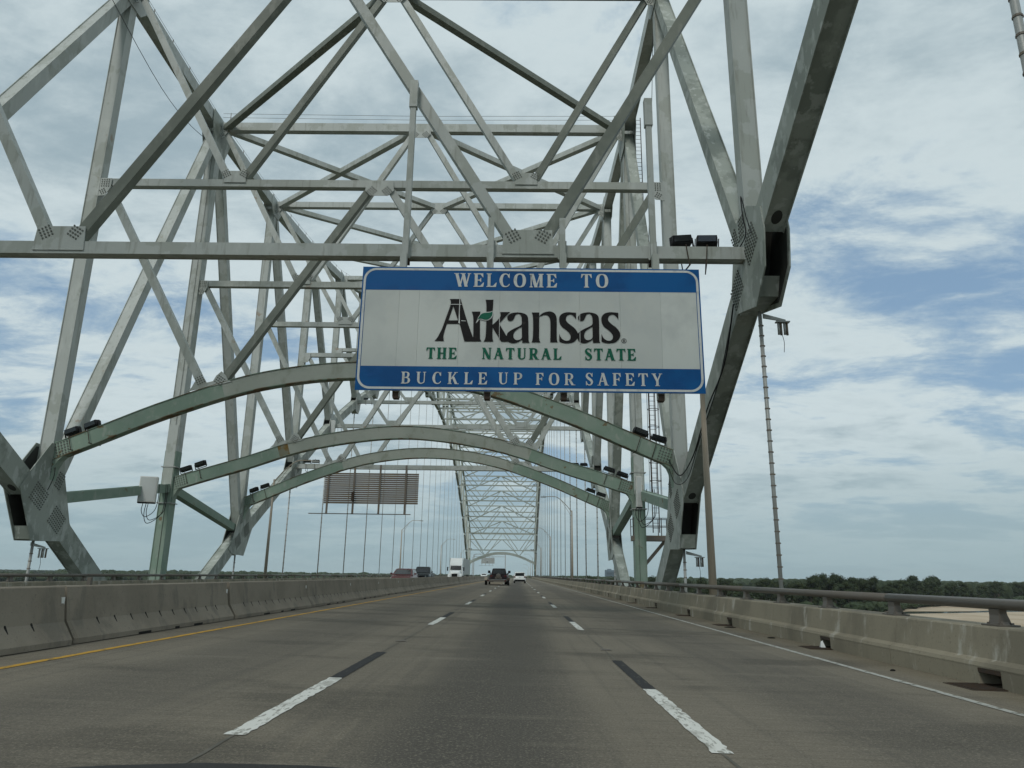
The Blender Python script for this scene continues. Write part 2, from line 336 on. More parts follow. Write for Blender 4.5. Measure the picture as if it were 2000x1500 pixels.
# road markings: thin sheets above the deck
def strip(name, m, x0, x1, y0, y1, dz=0.006, kind='structure', wob=0.0, steps=1):
    b = MB(); rnd = random.Random(int(y0 * 10)); n = steps
    jl = [rnd.uniform(-1, 1) * wob * (2.2 if rnd.random() < .12 else 1) for i in range(n + 1)]; jr = [rnd.uniform(-1, 1) * wob * (2.2 if rnd.random() < .12 else 1) for i in range(n + 1)]
    for i in range(n):
        a = y0 + (y1 - y0) * i / n; c = y0 + (y1 - y0) * (i + 1) / n
        b.poly([(x0 + jl[i], a, zr(x0) + dz + yslope(a)), (x1 + jr[i], a, zr(x1) + dz + yslope(a)), (x1 + jr[i + 1], c, zr(x1) + dz + yslope(c)), (x0 + jl[i + 1], c, zr(x0) + dz + yslope(c))])
    return tag(b.build(name, m), kind=kind)
for x in (-2.06, 1.50):
    for i in range(-1, 34):
        y0 = 5.75 + i * 12.2
        if y0 > 380: break
        st_ = 40 if i < 2 else 1
        strip('lane_dash', 'white_line', x - 0.078, x + 0.078, y0, y0 + 3.05, wob=.009, steps=st_)
        strip('black_lane_dash', 'black_line', x - 0.075, x + 0.075, y0 + 3.055, y0 + 5.9, wob=.004, steps=st_)
strip('yellow_edge_line', 'yellow_line', -5.83, -5.72, -20, 60, wob=.006, steps=500); strip('yellow_edge_line', 'yellow_line', -5.83, -5.72, 60, Y1)
strip('white_edge_line', 'edge_line', 5.06, 5.17, -20, 60, wob=.006, steps=500); strip('white_edge_line', 'edge_line', 5.06, 5.17, 60, Y1)
for x_ in (-2.06, 1.50): strip('lane_joint', 'pale_joint', x_ - .014, x_ + .014, -20, 120, .004, wob=.006, steps=300)
strip('far_yellow_edge_line', 'yellow_line', -8.35, -8.23, -20, Y1)
for x in (-12.0, -15.6):
    for i in range(0, 30): strip('far_lane_dash', 'white_line', x - .07, x + .07, 12 + i * 12.2, 15 + i * 12.2)
strip('far_white_edge_line', 'edge_line', -21.3, -21.18, -20, Y1)
MT['joint'] = mat('joint_sealant', (0.055, 0.05, 0.043), 0.9)
for y in (18.6, 23.9, 36.8, 50, 63, 76, 89): strip('deck_joint', 'pale_joint', -5.6, 5.9, y, y + 0.16, 0.004)
for x, y in ((-2.06, 13.5), (1.53, 13.25), (-2.06, 25.7), (1.53, 25.5)):
    b = MB(); z = zr(x); b.hexa([(x - .10, y - .045, z + .008), (x + .10, y - .045, z + .008), (x + .10, y + .045, z + .008), (x - .10, y + .045, z + .008), (x - .06, y - .025, z + .02), (x + .06, y - .025, z + .02), (x + .06, y + .025, z + .02), (x - .06, y + .025, z + .02)])
    o = b.build('road_marker', 'rail'); tag(o, 'low grey marker stud between the lane dashes, %s dashed line, %s' % ('left' if x < 0 else 'right', 'nearer' if y < 20 else 'farther'), 'road marker', 'marker studs in the lane lines')
# litter and scraps on the carriageway
MT['scrap'] = mat('dark_road_debris', (0.02, 0.019, 0.017), 0.9)
for i, (x, y, sx, lab) in enumerate(((5.62, 11.6, .04, 'small dark scrap of debris in the right gutter'), (5.8, 17.5, .09, 'strip of black tyre rubber in the right gutter'), (5.85, 21.0, .16, 'long curled tyre shred in the right gutter by the parapet'))):
    b = MB(); rnd = random.Random(i); z = zr(x)
    b.loft([[(x + sx * math.cos(a) * q, y + sx * .45 * math.sin(a) * q, z + h) for a in [k * .785 for k in range(8)]] for q, h in ((1, .005), (1.05, .018), (.5, .03))])
    tag(b.build('road_debris', 'scrap'), lab, 'debris')
b = MB(); b.hexa([(6.02, 15.22, -.11), (6.10, 15.2, -.11), (6.1, 15.3, -.11), (6.02, 15.32, -.11), (6.03, 15.25, .0), (6.06, 15.24, .02), (6.07, 15.26, .03), (6.03, 15.27, .0)])
tag(b.build('paper_scrap', 'car_white'), 'white crumpled paper scrap caught in a parapet drain opening', 'litter')

# ------------------------------------------------------------------ parapet walls and rails
def wall_thing(side, label):
    root = empty('parapet_wall', (0, 0, 0), 0, label, 'wall')
    def X(x): return x if side > 0 else 2 * XM - x
    XMl = (-22.06 + 6.13) / 2
    f = (lambda x: x) if side > 0 else (lambda x: 2 * XMl - x)
    ZB = -0.126
    drains = [3.9, 10.08, 15.27, 22.0, 27.2, 33.6, 39.3]
    while drains[-1] < 350: drains.append(drains[-1] + 5.9)
    edges = [-12]
    for a, b in zip(drains, drains[1:]): edges.append((a + b) / 2)
    for i in range(len(edges) - 1):
        y0, y1 = edges[i] + 0.006, edges[i + 1] - 0.006
        d = drains[i]; hw = 0.23
        up = [(6.13, 0.12), (6.15, 0.17), (6.235, 0.215), (6.30, 0.60), (6.32, 0.62), (6.88, 0.62), (6.90, 0.60), (6.90, -0.34), (6.45, -0.34), (6.45, 0.10), (6.132, 0.10)]
        b = MB(); b.prism([(f(x), z) for x, z in up], 'y', y0, y1)
        for a, c in ((y0, d - hw), (d + hw, y1)):
            if c > a: b.prism([(f(x), z) for x, z in [(6.13, -0.34), (6.446, -0.34), (6.446, 0.098), (6.13, 0.098)]], 'y', a, c)
        b.build('wall_section', 'wall', root)
        if d < 120:
            dr = MB(); dr.prism([(f(x), z) for x, z in [(6.12, 0.045), (6.165, 0.045), (6.165, 0.096), (6.12, 0.096)]], 'y', d - hw, d + hw)
            dr.prism([(f(x), z) for x, z in [(6.12, -0.12), (6.44, -0.12), (6.44, 0.044), (6.40, 0.044), (6.40, -0.10), (6.12, -0.10)]], 'y', d - hw + .002, d - hw + .03)
            dr.prism([(f(x), z) for x, z in [(6.12, -0.12), (6.44, -0.12), (6.44, 0.044), (6.40, 0.044), (6.40, -0.10), (6.12, -0.10)]], 'y', d + hw - .03, d + hw - .002)
            dr.build('drain_opening_frame', 'rustdark', root)
    return root, drains
MT['rustdark'] = mat('dark_rusted_iron', (0.065, 0.052, 0.042), 0.8, 0.2, [(9, U, 5, 0.45, 0.6, (0.08, 0.05, 0.03), 0.6)])
wallR, drains = wall_thing(1, 'tan weathered concrete parapet with drain openings along the right lane')
wallL, _ = wall_thing(-1, 'concrete parapet on the far left side beyond the oncoming lanes')
for gi, d in enumerate(drains[1:7]):
    t = empty('drain_grate', (5.93, d, zr(5.93)), 0, ('dark iron drain grate in the right gutter, ' + ['nearest to the camera', 'second from the camera, by the paper scrap', 'third from the camera', 'fourth from the camera', 'fifth from the camera', 'sixth from the camera'][gi]), 'drain grate', 'drain grates along the right gutter')
    fr = MB(); fr.box(-.24, .21, -.33, -.30, .003, .012); fr.box(-.24, .21, .30, .33, .003, .012); fr.box(-.24, -.21, -.30, .30, .003, .012); fr.box(.19, .21, -.30, .30, .003, .012); fr.build('frame', 'rustdark', t)
    pn = MB(); pn.box(-.21, .19, -.30, .30, .0, .004); pn.build('pit', 'scrap', t)
    bars = MB(); bars.box(-.209, .189, -.012, .012, .004, .02); b0 = None
    for q in range(9):
        if b0 is None: b0 = bars.build('bar', 'rustdark', t); b0.location = (0, -.27 + q * .067, 0)
        else:
            c = b0.copy(); link(c, t); c.location = (0, -.27 + q * .067, 0)
def rail_thing(side, label):
    root = empty('bridge_rail', (0, 0, 0), 0, label, 'railing')
    XMl = (-22.06 + 6.13) / 2; f = (lambda x: x) if side > 0 else (lambda x: 2 * XMl - x)
    xc = f(6.56); ring = [(xc + .085 * math.cos(a), 0.905 + .074 * math.sin(a)) for a in [2 * math.pi * k / 16 for k in range(16)]]
    y = -12.0
    while y < Y1:
        e = min(y + 8.46, Y1); o = MB().loft([[(p[0], y + .006, p[1]) for p in ring], [(p[0], e - .006, p[1]) for p in ring]]).build('rail_tube', 'rail', root, True)
        y = e
    s = 1 if side > 0 else -1
    pb = MB()
    pb.box(-.13, .15, -.20, .20, 0, .022)
    # curved cast post, leaning towards the road at its top
    prof = [(-.08, .02), (.10, .02), (.085, .08), (.06, .14), (.045, .215), (-.06, .215), (-.055, .14), (-.065, .08)]
    pb.loft([[(s * a, -w_, z) for a, z in prof] for w_ in ()] or [[(s * a, -.10, z) for a, z in prof], [(s * a, .10, z) for a, z in prof]])
    side_prof = [(-.15, .02), (.17, .02), (.135, .07), (.12, .13), (.12, .22), (-.12, .22), (-.09, .13), (-.10, .06)]
    pb.loft([[(-.05, a, z) for a, z in side_prof], [(.05, a, z) for a, z in side_prof]])
    for bx, by in ((-.07, -.12), (-.07, .12), (.09, -.12), (.09, .12)): pb.box(bx - .018, bx + .018, by - .018, by + .018, .02, .045)
    p0 = pb.build('rail_post', 'rail', root); n = 0; y = 10.40 - 2.82 * 6
    while y < Y1:
        o = p0 if n == 0 else link(p0.copy(), root)
        o.location = (xc, y, 0.622); n += 1; y += 2.82
    return root
rail_thing(1, 'thick grey tubular rail on curved posts along the right parapet')
rail_thing(-1, 'grey tubular rail on posts along the far left parapet')

# ------------------------------------------------------------------ median barriers
def barrier_mesh(seed):
    rnd = random.Random(seed); b = MB(); Lh = 3.105
    half = [(0.40, 0), (0.40, 0.075), (0.235, 0.32), (0.15, 0.80), (0.135, 0.815)]
    prof = [(x, z) for x, z in half] + [(-x, z) for x, z in reversed(half)]
    ysl = [-Lh, -Lh + .05, -1.2, 1.2, Lh - .05, Lh]
    rings = []
    for i, y in enumerate(ysl):
        sh = 0.90 if i in (0, len(ysl) - 1) else 1.0
        rings.append([(x * sh, y, z) for x, z in prof])
    b.loft(rings); return b
BM = [barrier_mesh(i) for i in range(1)]
bp0 = BM[0].build('barrier_body', 'barrier')
C.objects.unlink(bp0); bmesh_body = bp0.data; bpy.data.objects.remove(bp0)
slotb = MB()
for q in range(10):
    y = -2.35 + q * 0.52
    slotb.hexa([(.24, y - .006, .235), (.296, y - .006, .235), (.296, y + .006, .235), (.24, y + .006, .235), (.20, y - .022, .30), (.249, y - .022, .30), (.249, y + .022, .30), (.20, y + .022, .30)])
    slotb.hexa([(.20, y - .022, .301), (.249, y - .022, .301), (.249, y + .022, .301), (.20, y + .022, .301), (.19, y - .012, .34), (.236, y - .012, .34), (.236, y + .012, .34), (.19, y + .012, .34)])
for y, a in ((-1.05, .22), (1.15, .2), (.2, .09)): slotb.box(.33, .404, y - a, y + a, .0, .035)
st_o = slotb.build('anchor_slot', 'scrap'); slot_me = st_o.data; C.objects.unlink(st_o); bpy.data.objects.remove(st_o)
rf = MB().box(.17, .19, 3.0, 3.07, .50, .66).build('reflector', 'box_white'); rf_me = rf.data; C.objects.unlink(rf); bpy.data.objects.remove(rf)
ords = ['first', 'second', 'third', 'fourth', 'fifth', 'sixth', 'seventh', 'eighth']
rb = random.Random(3); nb = 0; yb = 11.12 - 6.33 * 2.5
while yb < 376:
    dx = rb.uniform(-.03, .03) - (0.0 if yb < 20 else min(0.25, (yb - 20) * 0.008))
    t = empty('concrete_barrier', (-6.87 + dx, yb, zr(-6.87) + .004), rb.uniform(-.007, .007))
    k = nb - 1
    seen = int((yb + 3.2 - 4.8) // 6.33)
    if 0 <= k < 8: lab = 'tan concrete median barrier segment, %s from the left edge of the photo' % ords[k]
    else: lab = 'tan concrete median barrier segment in the distant part of the row'
    tag(t, lab, 'barrier', 'concrete barrier segments along the median')
    o = bpy.data.objects.new('barrier_body', bmesh_body); link(o, t)
    if nb < 14:
        o = bpy.data.objects.new('anchor_slot', slot_me); link(o, t); o['kind'] = 'stuff'
        o = bpy.data.objects.new('reflector', rf_me); link(o, t)
    nb += 1; yb += 6.33
# ------------------------------------------------------------------ steel truss bridge
BR = empty('truss_bridge', (0, 0, 0), 0, 'grey-green steel arch truss bridge with curved portal beams spanning the road', 'bridge')
K0, K1 = -3, 27
def ztop(k):
    kk = 6 - k if k < 3 else k
    d = {3: 34.9, 4: 35.4, 5: 36.9, 6: 39.1, 7: 42.6}
    if kk in d: return d[kk]
    return 21.0 if kk == 27 else 61.1 - .288 * (kk - 15) ** 2
def zbot(k):
    kk = 6 - k if k < 3 else k
    d = {3: -4.4, 4: 4.2, 5: 11.65, 26: 4.2, 27: -4.4}
    if kk in d: return d[kk]
    return 48.5 - .364 * (kk - 15) ** 2
def zlow(k):   # level of the lower cross beam
    kk = 6 - k if k < 3 else k
    return {5: 12.05, 6: 19.1, 7: 25.35}.get(kk, zbot(k) + 0.1)
def zmid(k):
    kk = 6 - k if k < 3 else k
    d = {3: 21.7, 4: 23.25 if k > 3 else 22.3, 5: 24.35, 26: 17.5}
    if kk in d: return d[kk]
    if kk == 27: return None
    return (ztop(k) + zlow(k)) / 2
sides = ((CXL, 1), (CXR, -1))     # inner face direction
def S(k): return 'steel' if k < 10 else 'steel_far'
for k in range(K0, K1 + 1):
    y = yk(k)
    for cx, s in sides:
        if k < K1:
            for nm, z, w_, h_ in (('top_chord', ztop, .72, .92), ('bottom_chord', zbot, .74, 1.10)):
                a = Vector((cx, y, z(k))); b = Vector((cx, yk(k + 1), z(k + 1))); d = (b - a).normalized(); c0 = c1 = 0.55
                if nm == 'bottom_chord': c0, c1 = ((0.45, 1.75) if k < 3 else (1.75, 0.45)) if k < 15 else (.9, .9)
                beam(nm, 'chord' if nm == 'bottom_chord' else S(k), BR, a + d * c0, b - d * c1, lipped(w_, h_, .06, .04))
        # post at every panel point
        zt, zb = ztop(k) - .55, zbot(k) + (.6 if k not in (3, 27) else 0)
        if k in (3, 27):
            beam('vertical_post', 'steel', BR, (cx, y, 9.2), (cx, y, zt), lipped(.74, .84, .05, .035), (0, 1, 0))
            beam('vertical_post', 'green', BR, (cx, y, zb), (cx, y, 9.195), lipped(.76, .88, .05, .035), (0, 1, 0))
        else:
            ww = .70 if abs(k - 3) < 5 else .62
            beam('vertical_post', S(k), BR, (cx, y, zb), (cx, y, zt), [(x, z) for x, z in lipped(ww, .62, .05, .035)], (0, 1, 0))
    for cx, s in sides:
        if k == 3: MB().box(cx - .008 + s * .1, cx + .008 + s * .1, y - (.435 if k == 3 else .325), y - (.41 if k == 3 else .30), zb + 2.6, zt - 1.6).build('cover_seam', 'shade_and_seam', BR)
    # diagonals, leaning away from the nearest crown
    def dia(ka, kb):
        for cx, s in sides:
            a = Vector((cx, yk(ka), ztop(ka))); b = Vector((cx, yk(kb), zbot(kb))); d = (b - a).normalized(); ww = .70 if abs(ka - 3) < 4 else .58
            beam('diagonal', 'chord' if (cx > 0 and k < 4) else S(k), BR, a + d * .8, b - d * 1.0, lipped(ww, .62 if ww > .6 else .5, .05, .035))
    if k < 3 and k - 1 >= K0: dia(k, k - 1)
    if 3 <= k < 15: dia(k, k + 1)
    if k == 3: dia(3, 2)
    if 15 < k < 27: dia(k, k - 1)
    if k == 27: dia(27, 26)

XW = XR - XL
def xf(t): return XL + XW * t
def arch_pts(k):
    base = [(0, 6.97), (.075, 7.98), (.152, 9.02), (.245, 10.10), (.31, 10.72), (.375, 11.13), (.44, 11.38), (.5, 11.45)]
    if k == 3: base = [(0, 6.97), (.075, 7.72), (.152, 8.46), (.245, 9.47), (.31, 10.0), (.375, 10.37), (.44, 10.63), (.5, 10.72)]
    return [(xf(t), z) for t, z in base] + [(xf(1 - t), z) for t, z in reversed(base[:-1])]
def smooth_pts(p, n=4):
    out = []
    for i in range(len(p) - 1):
        a, b, c, d = p[max(i - 1, 0)], p[i], p[i + 1], p[min(i + 2, len(p) - 1)]
        for j in range(n):
            t = j / n
            out.append(tuple(0.5 * ((2 * b[m]) + (-a[m] + c[m]) * t + (2 * a[m] - 5 * b[m] + 4 * c[m] - d[m]) * t * t + (-a[m] + 3 * b[m] - 3 * c[m] + d[m]) * t ** 3) for m in (0, 1)))
    return out + [tuple(p[-1])]
def ribbon_beam(name, m, y, pts, h, wy, parent=BR, flare=()):
    rings = []
    for i, p in enumerate(pts):
        a = Vector(pts[max(i - 1, 0)]); b = Vector(pts[min(i + 1, len(pts) - 1)]); d = (b - a).normalized(); nrm = Vector((-d.y, d.x))
        hh = h / 2; pb = Vector(p) - nrm * hh; pt = Vector(p) + nrm * hh
        lp = .05
        rings.append([(pb.x, y - wy / 2, pb.y), (pb.x, y + wy / 2, pb.y), (pt.x, y + wy / 2, pt.y), (pt.x, y - wy / 2, pt.y)])
    return MB().loft(rings).build(name, m, parent)
hexc = [(math.cos(a), math.sin(a)) for a in [k * math.pi / 3 for k in range(6)]]
def bolts(name, parent, pts, axis, off, r=.042, t=.035, m='galv'):   # pts in the plate's plane; axis 'y' -> plate faces -y; 'x+','x-'
    b = MB()
    for (u, v) in pts:
        if axis == 'y': b.loft([[(u + c * r, off, v + s * r) for c, s in hexc], [(u + c * r, off - t, v + s * r) for c, s in hexc]])
        elif axis == 'x-': b.loft([[(off, u + c * r, v + s * r) for c, s in hexc], [(off - t, u + c * r, v + s * r) for c, s in hexc]])
        else: b.loft([[(off, u + c * r, v + s * r) for c, s in hexc], [(off + t, u + c * r, v + s * r) for c, s in hexc]])
    return tag(b.build(name, m, parent, fix=False), kind='stuff')
MT['bolt'] = mat('dark_bolt_heads', (0.13, 0.14, 0.125), 0.6, 0.2)
def grid(cx, cz, dx, dz, nx, nz, sp=.13):
    d = Vector((dx, dz)).normalized(); n = Vector((-d.y, d.x)); o = []
    for i in range(nx):
        for j in range(nz):
            q = Vector((cx, cz)) + d * (i - (nx - 1) / 2) * sp + n * (j - (nz - 1) / 2) * sp; o.append((q.x, q.y))
    return o
for k in (2, 3, 4, 26, 27):
    y = yk(k); pts = smooth_pts(arch_pts(k)); nn = len(pts); q = 14 if k in (2, 4) else 12
    mh, mc = ('green', 'crown') if k < 10 else ('steel_far', 'steel_far')
    hh = .82
    ribbon_beam('arch_haunch', mh, y, pts[:q], hh, .46); ribbon_beam('arch_haunch', mh, y, pts[nn - q - (5 if k == 2 else 0):], hh, .46)
    ribbon_beam('arch_crown', mc, y, pts[q:nn - q - (5 if k == 2 else 0)], hh - .01, .45)
    ribbon_beam('splice_band', 'rust' if k == 3 else mc, y, pts[q - 1:q + 1], hh - .02, .458)
    ribbon_beam('splice_band', ('rustgreen' if k == 2 else mc) if k < 10 else mc, y, pts[nn - q - 1 - (5 if k == 2 else 0):nn - q + 1 - (5 if k == 2 else 0)], hh - .02, .458)
    if k < 10:   # rusty flange lip along the arch underside and top on the right haunch
        lo = [(p[0], p[1] - hh / 2 - .02) for p in pts]
        MB().loft([[(p[0], y - .27, p[1] - .02), (p[0], y + .27, p[1] - .02), (p[0], y + .27, p[1] + .018), (p[0], y - .27, p[1] + .018)] for p in lo]).build('arch_flange', 'rustgreen', BR)
        up = [(p[0], p[1] + hh / 2 + .02) for p in pts]
        MB().loft([[(p[0], y - .27, p[1] - .018), (p[0], y + .27, p[1] - .018), (p[0], y + .27, p[1] + .018), (p[0], y - .27, p[1] + .018)] for p in up]).build('arch_flange', 'rustgreen', BR)
    for cx, s in sides:      # curved knee where the arch runs down into the truss post
        xi = XL if s > 0 else XR
        kn = [(xi - s * .25, 7.45), (xi + s * .55, 7.55), (xi + s * .95, 7.0), (xi + s * .60, 6.80), (xi + s * .32, 6.52), (xi + s * .14, 6.10), (xi + s * .05, 5.5), (xi - s * .25, 5.3)]
        MB().prism(kn, 'y', y - .245, y + .245).build('arch_knee', mh, BR)
        if k < 5: bolts('bolt_row', BR, grid(xi + s * .42, 7.15, 1, s * .36, 5, 5, .15), 'y', y - .246, m='bolt')
def cross(name, k, z, w_, h_, x0=XL, x1=XR, m=None, end=0):
    return beam(name, m or S(k), BR, (x0, yk(k), z), (x1, yk(k), z), lipped(w_, h_, .03, .03))
def gus(k, cx, z, pts, m=None, t=.03, yo=.24):
    return MB().prism([(cx + a, z + b) for a, b in pts], 'y', yk(k) - yo - t, yk(k) - yo).build('gusset_plate', m or S(k), BR)
FR = .24
for k in range(K0, K1 + 1):
    y = yk(k)
    near = -1 <= k < 10
    # top strut
    zt = ztop(k)
    cross('top_strut', k, zt, .5 if near else .42, .68 if k in (3, 27) else (.55 if near else .5))
    zm = zmid(k)
    arched = k in (2, 3, 4, 26, 27)
    if zm is not None: cross('middle_strut', k, zm, .40, .44)
    if not arched: cross('lower_strut', k, zlow(k), .44, .46)
    if arched:
        q0 = {True: (XL + .248 * XW, (9.9 if k == 3 else 10.55))}[True]; lowq = q0[1]
    else: lowq = zlow(k) + .3
    # W bracing: lower panel and upper panel
    def W(zlo, zhi, name='sway_brace'):
        ww = .36 if near else .30
        x1, x2, xm = xf(FR), xf(1 - FR), xf(.5)
        for (a, za, b, zb) in ((XL + .35, zhi, x1 - .45, zlo), (xm - .5, zhi, x1 + .45, zlo), (xm + .5, zhi, x2 - .45, zlo), (XR - .35, zhi, x2 + .45, zlo)):
            beam(name, 'darkgreen' if (1 <= k <= 3 and b < a and (k < 3 or zlo < 12)) else S(k), BR, (a, y, za), (b, y, zb), rect(.38 if near else .3, ww), (0, 1, 0))
        if near:
            for xq in (x1, x2):
                arc = arched and zlo < 12
                g_ = [(-.75, -.45), (-.85, .35), (-.55, .62), (-.25, .45), (-.1, .25), (.1, .25), (.25, .45), (.55, .62), (.85, .35), (.75, -.45)]
                if k == 1 and not arc: g_ = [(-.9, -.42), (-.84, .48), (.84, .48), (.9, -.42)]
                elif not arc: g_ = [(-.62, -.3), (-.6, .42), (.6, .42), (.62, -.3)]
                if arc:
                    m_ = (.25 if xq == x1 else -.25)
                    g_ = [(a_, b_ + m_ * a_) for a_, b_ in [(-1.15, -.10), (-.92, .06), (-.80, .32), (-.55, .60), (-.30, .42), (-.16, .16), (.16, .16), (.30, .42), (.55, .60), (.80, .32), (.92, .06), (1.15, -.10)]]
                gus(k, xq, zlo, g_, 'steel', .03, .235)
                if k < 5:
                    for sg in (-1, 1):
                        dx = (XL + .35 - (xf(FR) - .45)) if sg < 0 else (xm - .5 - x1 - .45)
                        bolts('bolt_row', BR, grid(xq + sg * .52, zlo + .25, sg * abs(dx), zhi - zlo, 4, 4, .12), 'y', y - .266, .034, .03, m='bolt')
            g2 = [(-.75, .3), (-.8, -.3), (-.5, -.62), (.5, -.62), (.8, -.3), (.75, .3)]
            gus(k, xm, zhi, g2, 'steel', .03, .26)
            if k < 5:
                for sg in (-1, 1): bolts('bolt_row', BR, grid(xm + sg * .42, zhi - .34, sg, -1.1, 4, 4, .12), 'y', y - .291, .034, .03, m='bolt')
            for xi, sg in ((XL, 1), (XR, -1)):
                gus(k, xi, zhi, [(-sg * .12, .34), (sg * .62, .34), (sg * .62, -.22), (sg * .38, -.72), (-sg * .12, -.78)], 'steel', .03, .26)
                if k < 5: bolts('bolt_row', BR, grid(xi + sg * .3, zhi + .04, 1, 0, 4, 4, .13) + grid(xi + sg * .22, zhi - .48, .6, -sg, 3, 3, .12), 'y', y - .291, .034, .03, m='bolt')
    if zm is not None:
        W(zm + .3, zt - .3)
        W(lowq, zm - .15)
    else: W(lowq, zt - .3)
    # roof bracing: from the middle of one strut out to the corners of the next one towards the pier
    if k < 3: kn = k + 1
    elif 3 < k <= 15: kn = k - 1
    elif k < K1: kn = k + 1
    else: kn = None
    if kn is not None and not (k == 15):
        for xi, sg in ((XL, 1), (XR, -1)):
            beam('roof_brace', 'darkgreen' if k <= 2 else S(k), BR, (xf(.5) - sg * .4, y, zt - .1), (xi + sg * .3, yk(kn), ztop(kn) - .1), rect(.46 if near else .36, .44 if near else .34))
    # gusset plates on the two chords
    if k <= 14:
        for cx, s in sides:
            kk = 6 - k if k < 3 else k; mir = 1 if k >= 3 else -1      # profile drawn for the far side of the pier
            if kk == 3: continue
            zb = zbot(k)
            if kk in (4, 5) or True:
                pr = [(-1.55, -.55), (-1.75, -1.6) if kk < 8 else (-1.3, -1.3), (.6, -2.05) if kk < 8 else (.5, -1.3), (1.35, -1.0), (1.95, .25), (1.35, 1.3), (.45, 1.95), (-.55, 2.15), (-1.05, 1.2)]
                if kk == 5: pr = [(.68, 1.95), (1.97, 1.24), (2.17, .35), (1.98, -.88), (.91, -1.82), (-1.12, -1.35), (-1.55, -.31), (-.76, 1.85)]
                if kk > 5: pr = [(.6, 1.7), (1.6, 1.5), (1.9, .5), (1.5, -.7), (.6, -1.6), (-1.0, -1.4), (-1.5, -.5), (-.7, 1.5)]
                if kk == 4: pr = [(.53, 3.16), (-.55, 3.1), (-.97, 1.67), (-2.03, -.67), (-2.6, -1.27), (-1.6, -1.62), (.83, -1.69), (2.28, .76), (1.73, 1.61)]
                pp = [(y + mir * a, zb + b) for a, b in pr]
                for xx in (cx - .37 - .045, cx + .37):
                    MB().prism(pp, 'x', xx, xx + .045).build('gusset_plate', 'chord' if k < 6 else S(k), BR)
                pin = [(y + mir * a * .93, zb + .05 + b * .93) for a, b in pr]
                for xx in (cx - .369, cx + .359): MB().prism(pin, 'x', xx, xx + .01).build('gusset_shade_plate', 'shade_and_seam', BR)  # dark plates added inside the gussets to paint the hollow's shade
                # closing plate at the foot between the gussets
                zf = zb - (1.62 if kk == 4 else 1.45); y_a, y_b = y + mir * (-1.0), y + mir * (.86)
                fp = [(y_a, zf + .0), (y_b, zf + .0), (y + mir * 1.12, zf + .62), (y_a, zf + .62)]
                MB().prism(fp, 'x', cx - .357, cx + .357).build('foot_plate', 'chord', BR)
                # added dark block: shade between the gusset plates put into its colour
                MB().prism([(y - mir * .55, zb + .8), (y - mir * .35, zf + .63), (y + mir * .1, zf + .63), (y + mir * .75, zb + 1.0), (y + mir * .3, zb + 1.2)], 'x', cx - .357, cx + .357).build('node_shade_block', 'shade_and_seam', BR)
                dd_ = Vector((0, P, zbot(k + (1 if mir > 0 else 0)) - zbot(k - (0 if mir > 0 else 1)))) * mir; dd_.normalize()
                hp_ = Vector((cx, y, zb)) + dd_ * 2.3 + Vector((0, 0, -.0)); nn_ = Vector((0, -dd_.z, dd_.y)); nn_ = nn_ if nn_.z < 0 else -nn_
                if k <= 8: MB().loft([[hp_ + nn_ * h__ + Vector((math.cos(a_) * .17, 0, 0)) + dd_ * math.sin(a_) * .26 for a_ in [q_ * math.pi / 8 for q_ in range(16)]] for h__ in (.46, .496)]).build('access_hole_shade', 'shade_and_seam', BR)  # dark disc on the chord underside, painted as the shade of a hole
                if 1 <= k <= 5 and True:
                    xi = (cx + .37 + .045) if s > 0 else (cx - .37 - .045); ax = 'x+' if s > 0 else 'x-'
                    slope = Vector((P, zbot(k + 1) - zbot(k))).normalized(); sl2 = Vector((P, zbot(k) - zbot(k - 1))).normalized()
                    bb = grid(y + slope.x * 1.05, zb + slope.y * 1.05, slope.x, slope.y, 8, 7, .15) + grid(y - sl2.x * .95, zb - sl2.y * .95, sl2.x, sl2.y, 8, 7, .15) + grid(y, zb + (2.1 if kk == 4 else 1.45), 0, 1, 6, 4, .15)
                    dd = Vector((-mir * P, ztop(k - mir) - zb)).normalized(); bb += grid(y + dd.x * 1.5, zb + dd.y * 1.5, dd.x, dd.y, 6, 4, .15)
                    bolts('bolt_row', BR, bb, ax, xi, .04, .03, m='bolt')
            zt_ = ztop(k); prt = [(-1.3, -.55), (-1.3, .5), (1.3, .5), (1.3, -.55), (.7, -1.25), (-.7, -1.25)]
            for xx in (cx - .36 - .04, cx + .36): MB().prism([(y + a, zt_ + b) for a, b in prt], 'x', xx, xx + .04).build('gusset_plate', S(k), BR)
# pier-side gussets at U3
for cx, s in sides:
    for xx in (cx - .36 - .09, cx + .36 + .05): MB().prism([(yk(3) + a, 34.9 + b) for a, b in [(-1.7, -.6), (-1.7, .6), (1.7, .6), (1.7, -.6), (1.0, -2.2), (-1.0, -2.2)]], 'x', xx, xx + .04).build('gusset_plate', 'chord', BR)
# green longitudinal struts beside the pier post
for cx, s in sides:
    for kk in (2, 4):
        a = Vector((cx, yk(3), 6.70)); b = Vector((cx, yk(kk) + (1.2 if kk < 3 else -1.2), 4.75)); d = (b - a).normalized()
        beam('pier_strut', 'green', BR, a + d * .45, b, lipped(.56, .56, .04, .03))
    # reinforcing shoe on the pier post
    MB().box(cx - .33, cx + .33, yk(3) - .47, yk(3) - .43, 6.6, 11.0).build('cover_plate', 'steel', BR)
    for z in (5.6, 8.05): MB().box(cx - .5, cx + .5, yk(3) - .5, yk(3) + .5, z, z + .06).build('post_clamp', 'galv', BR)
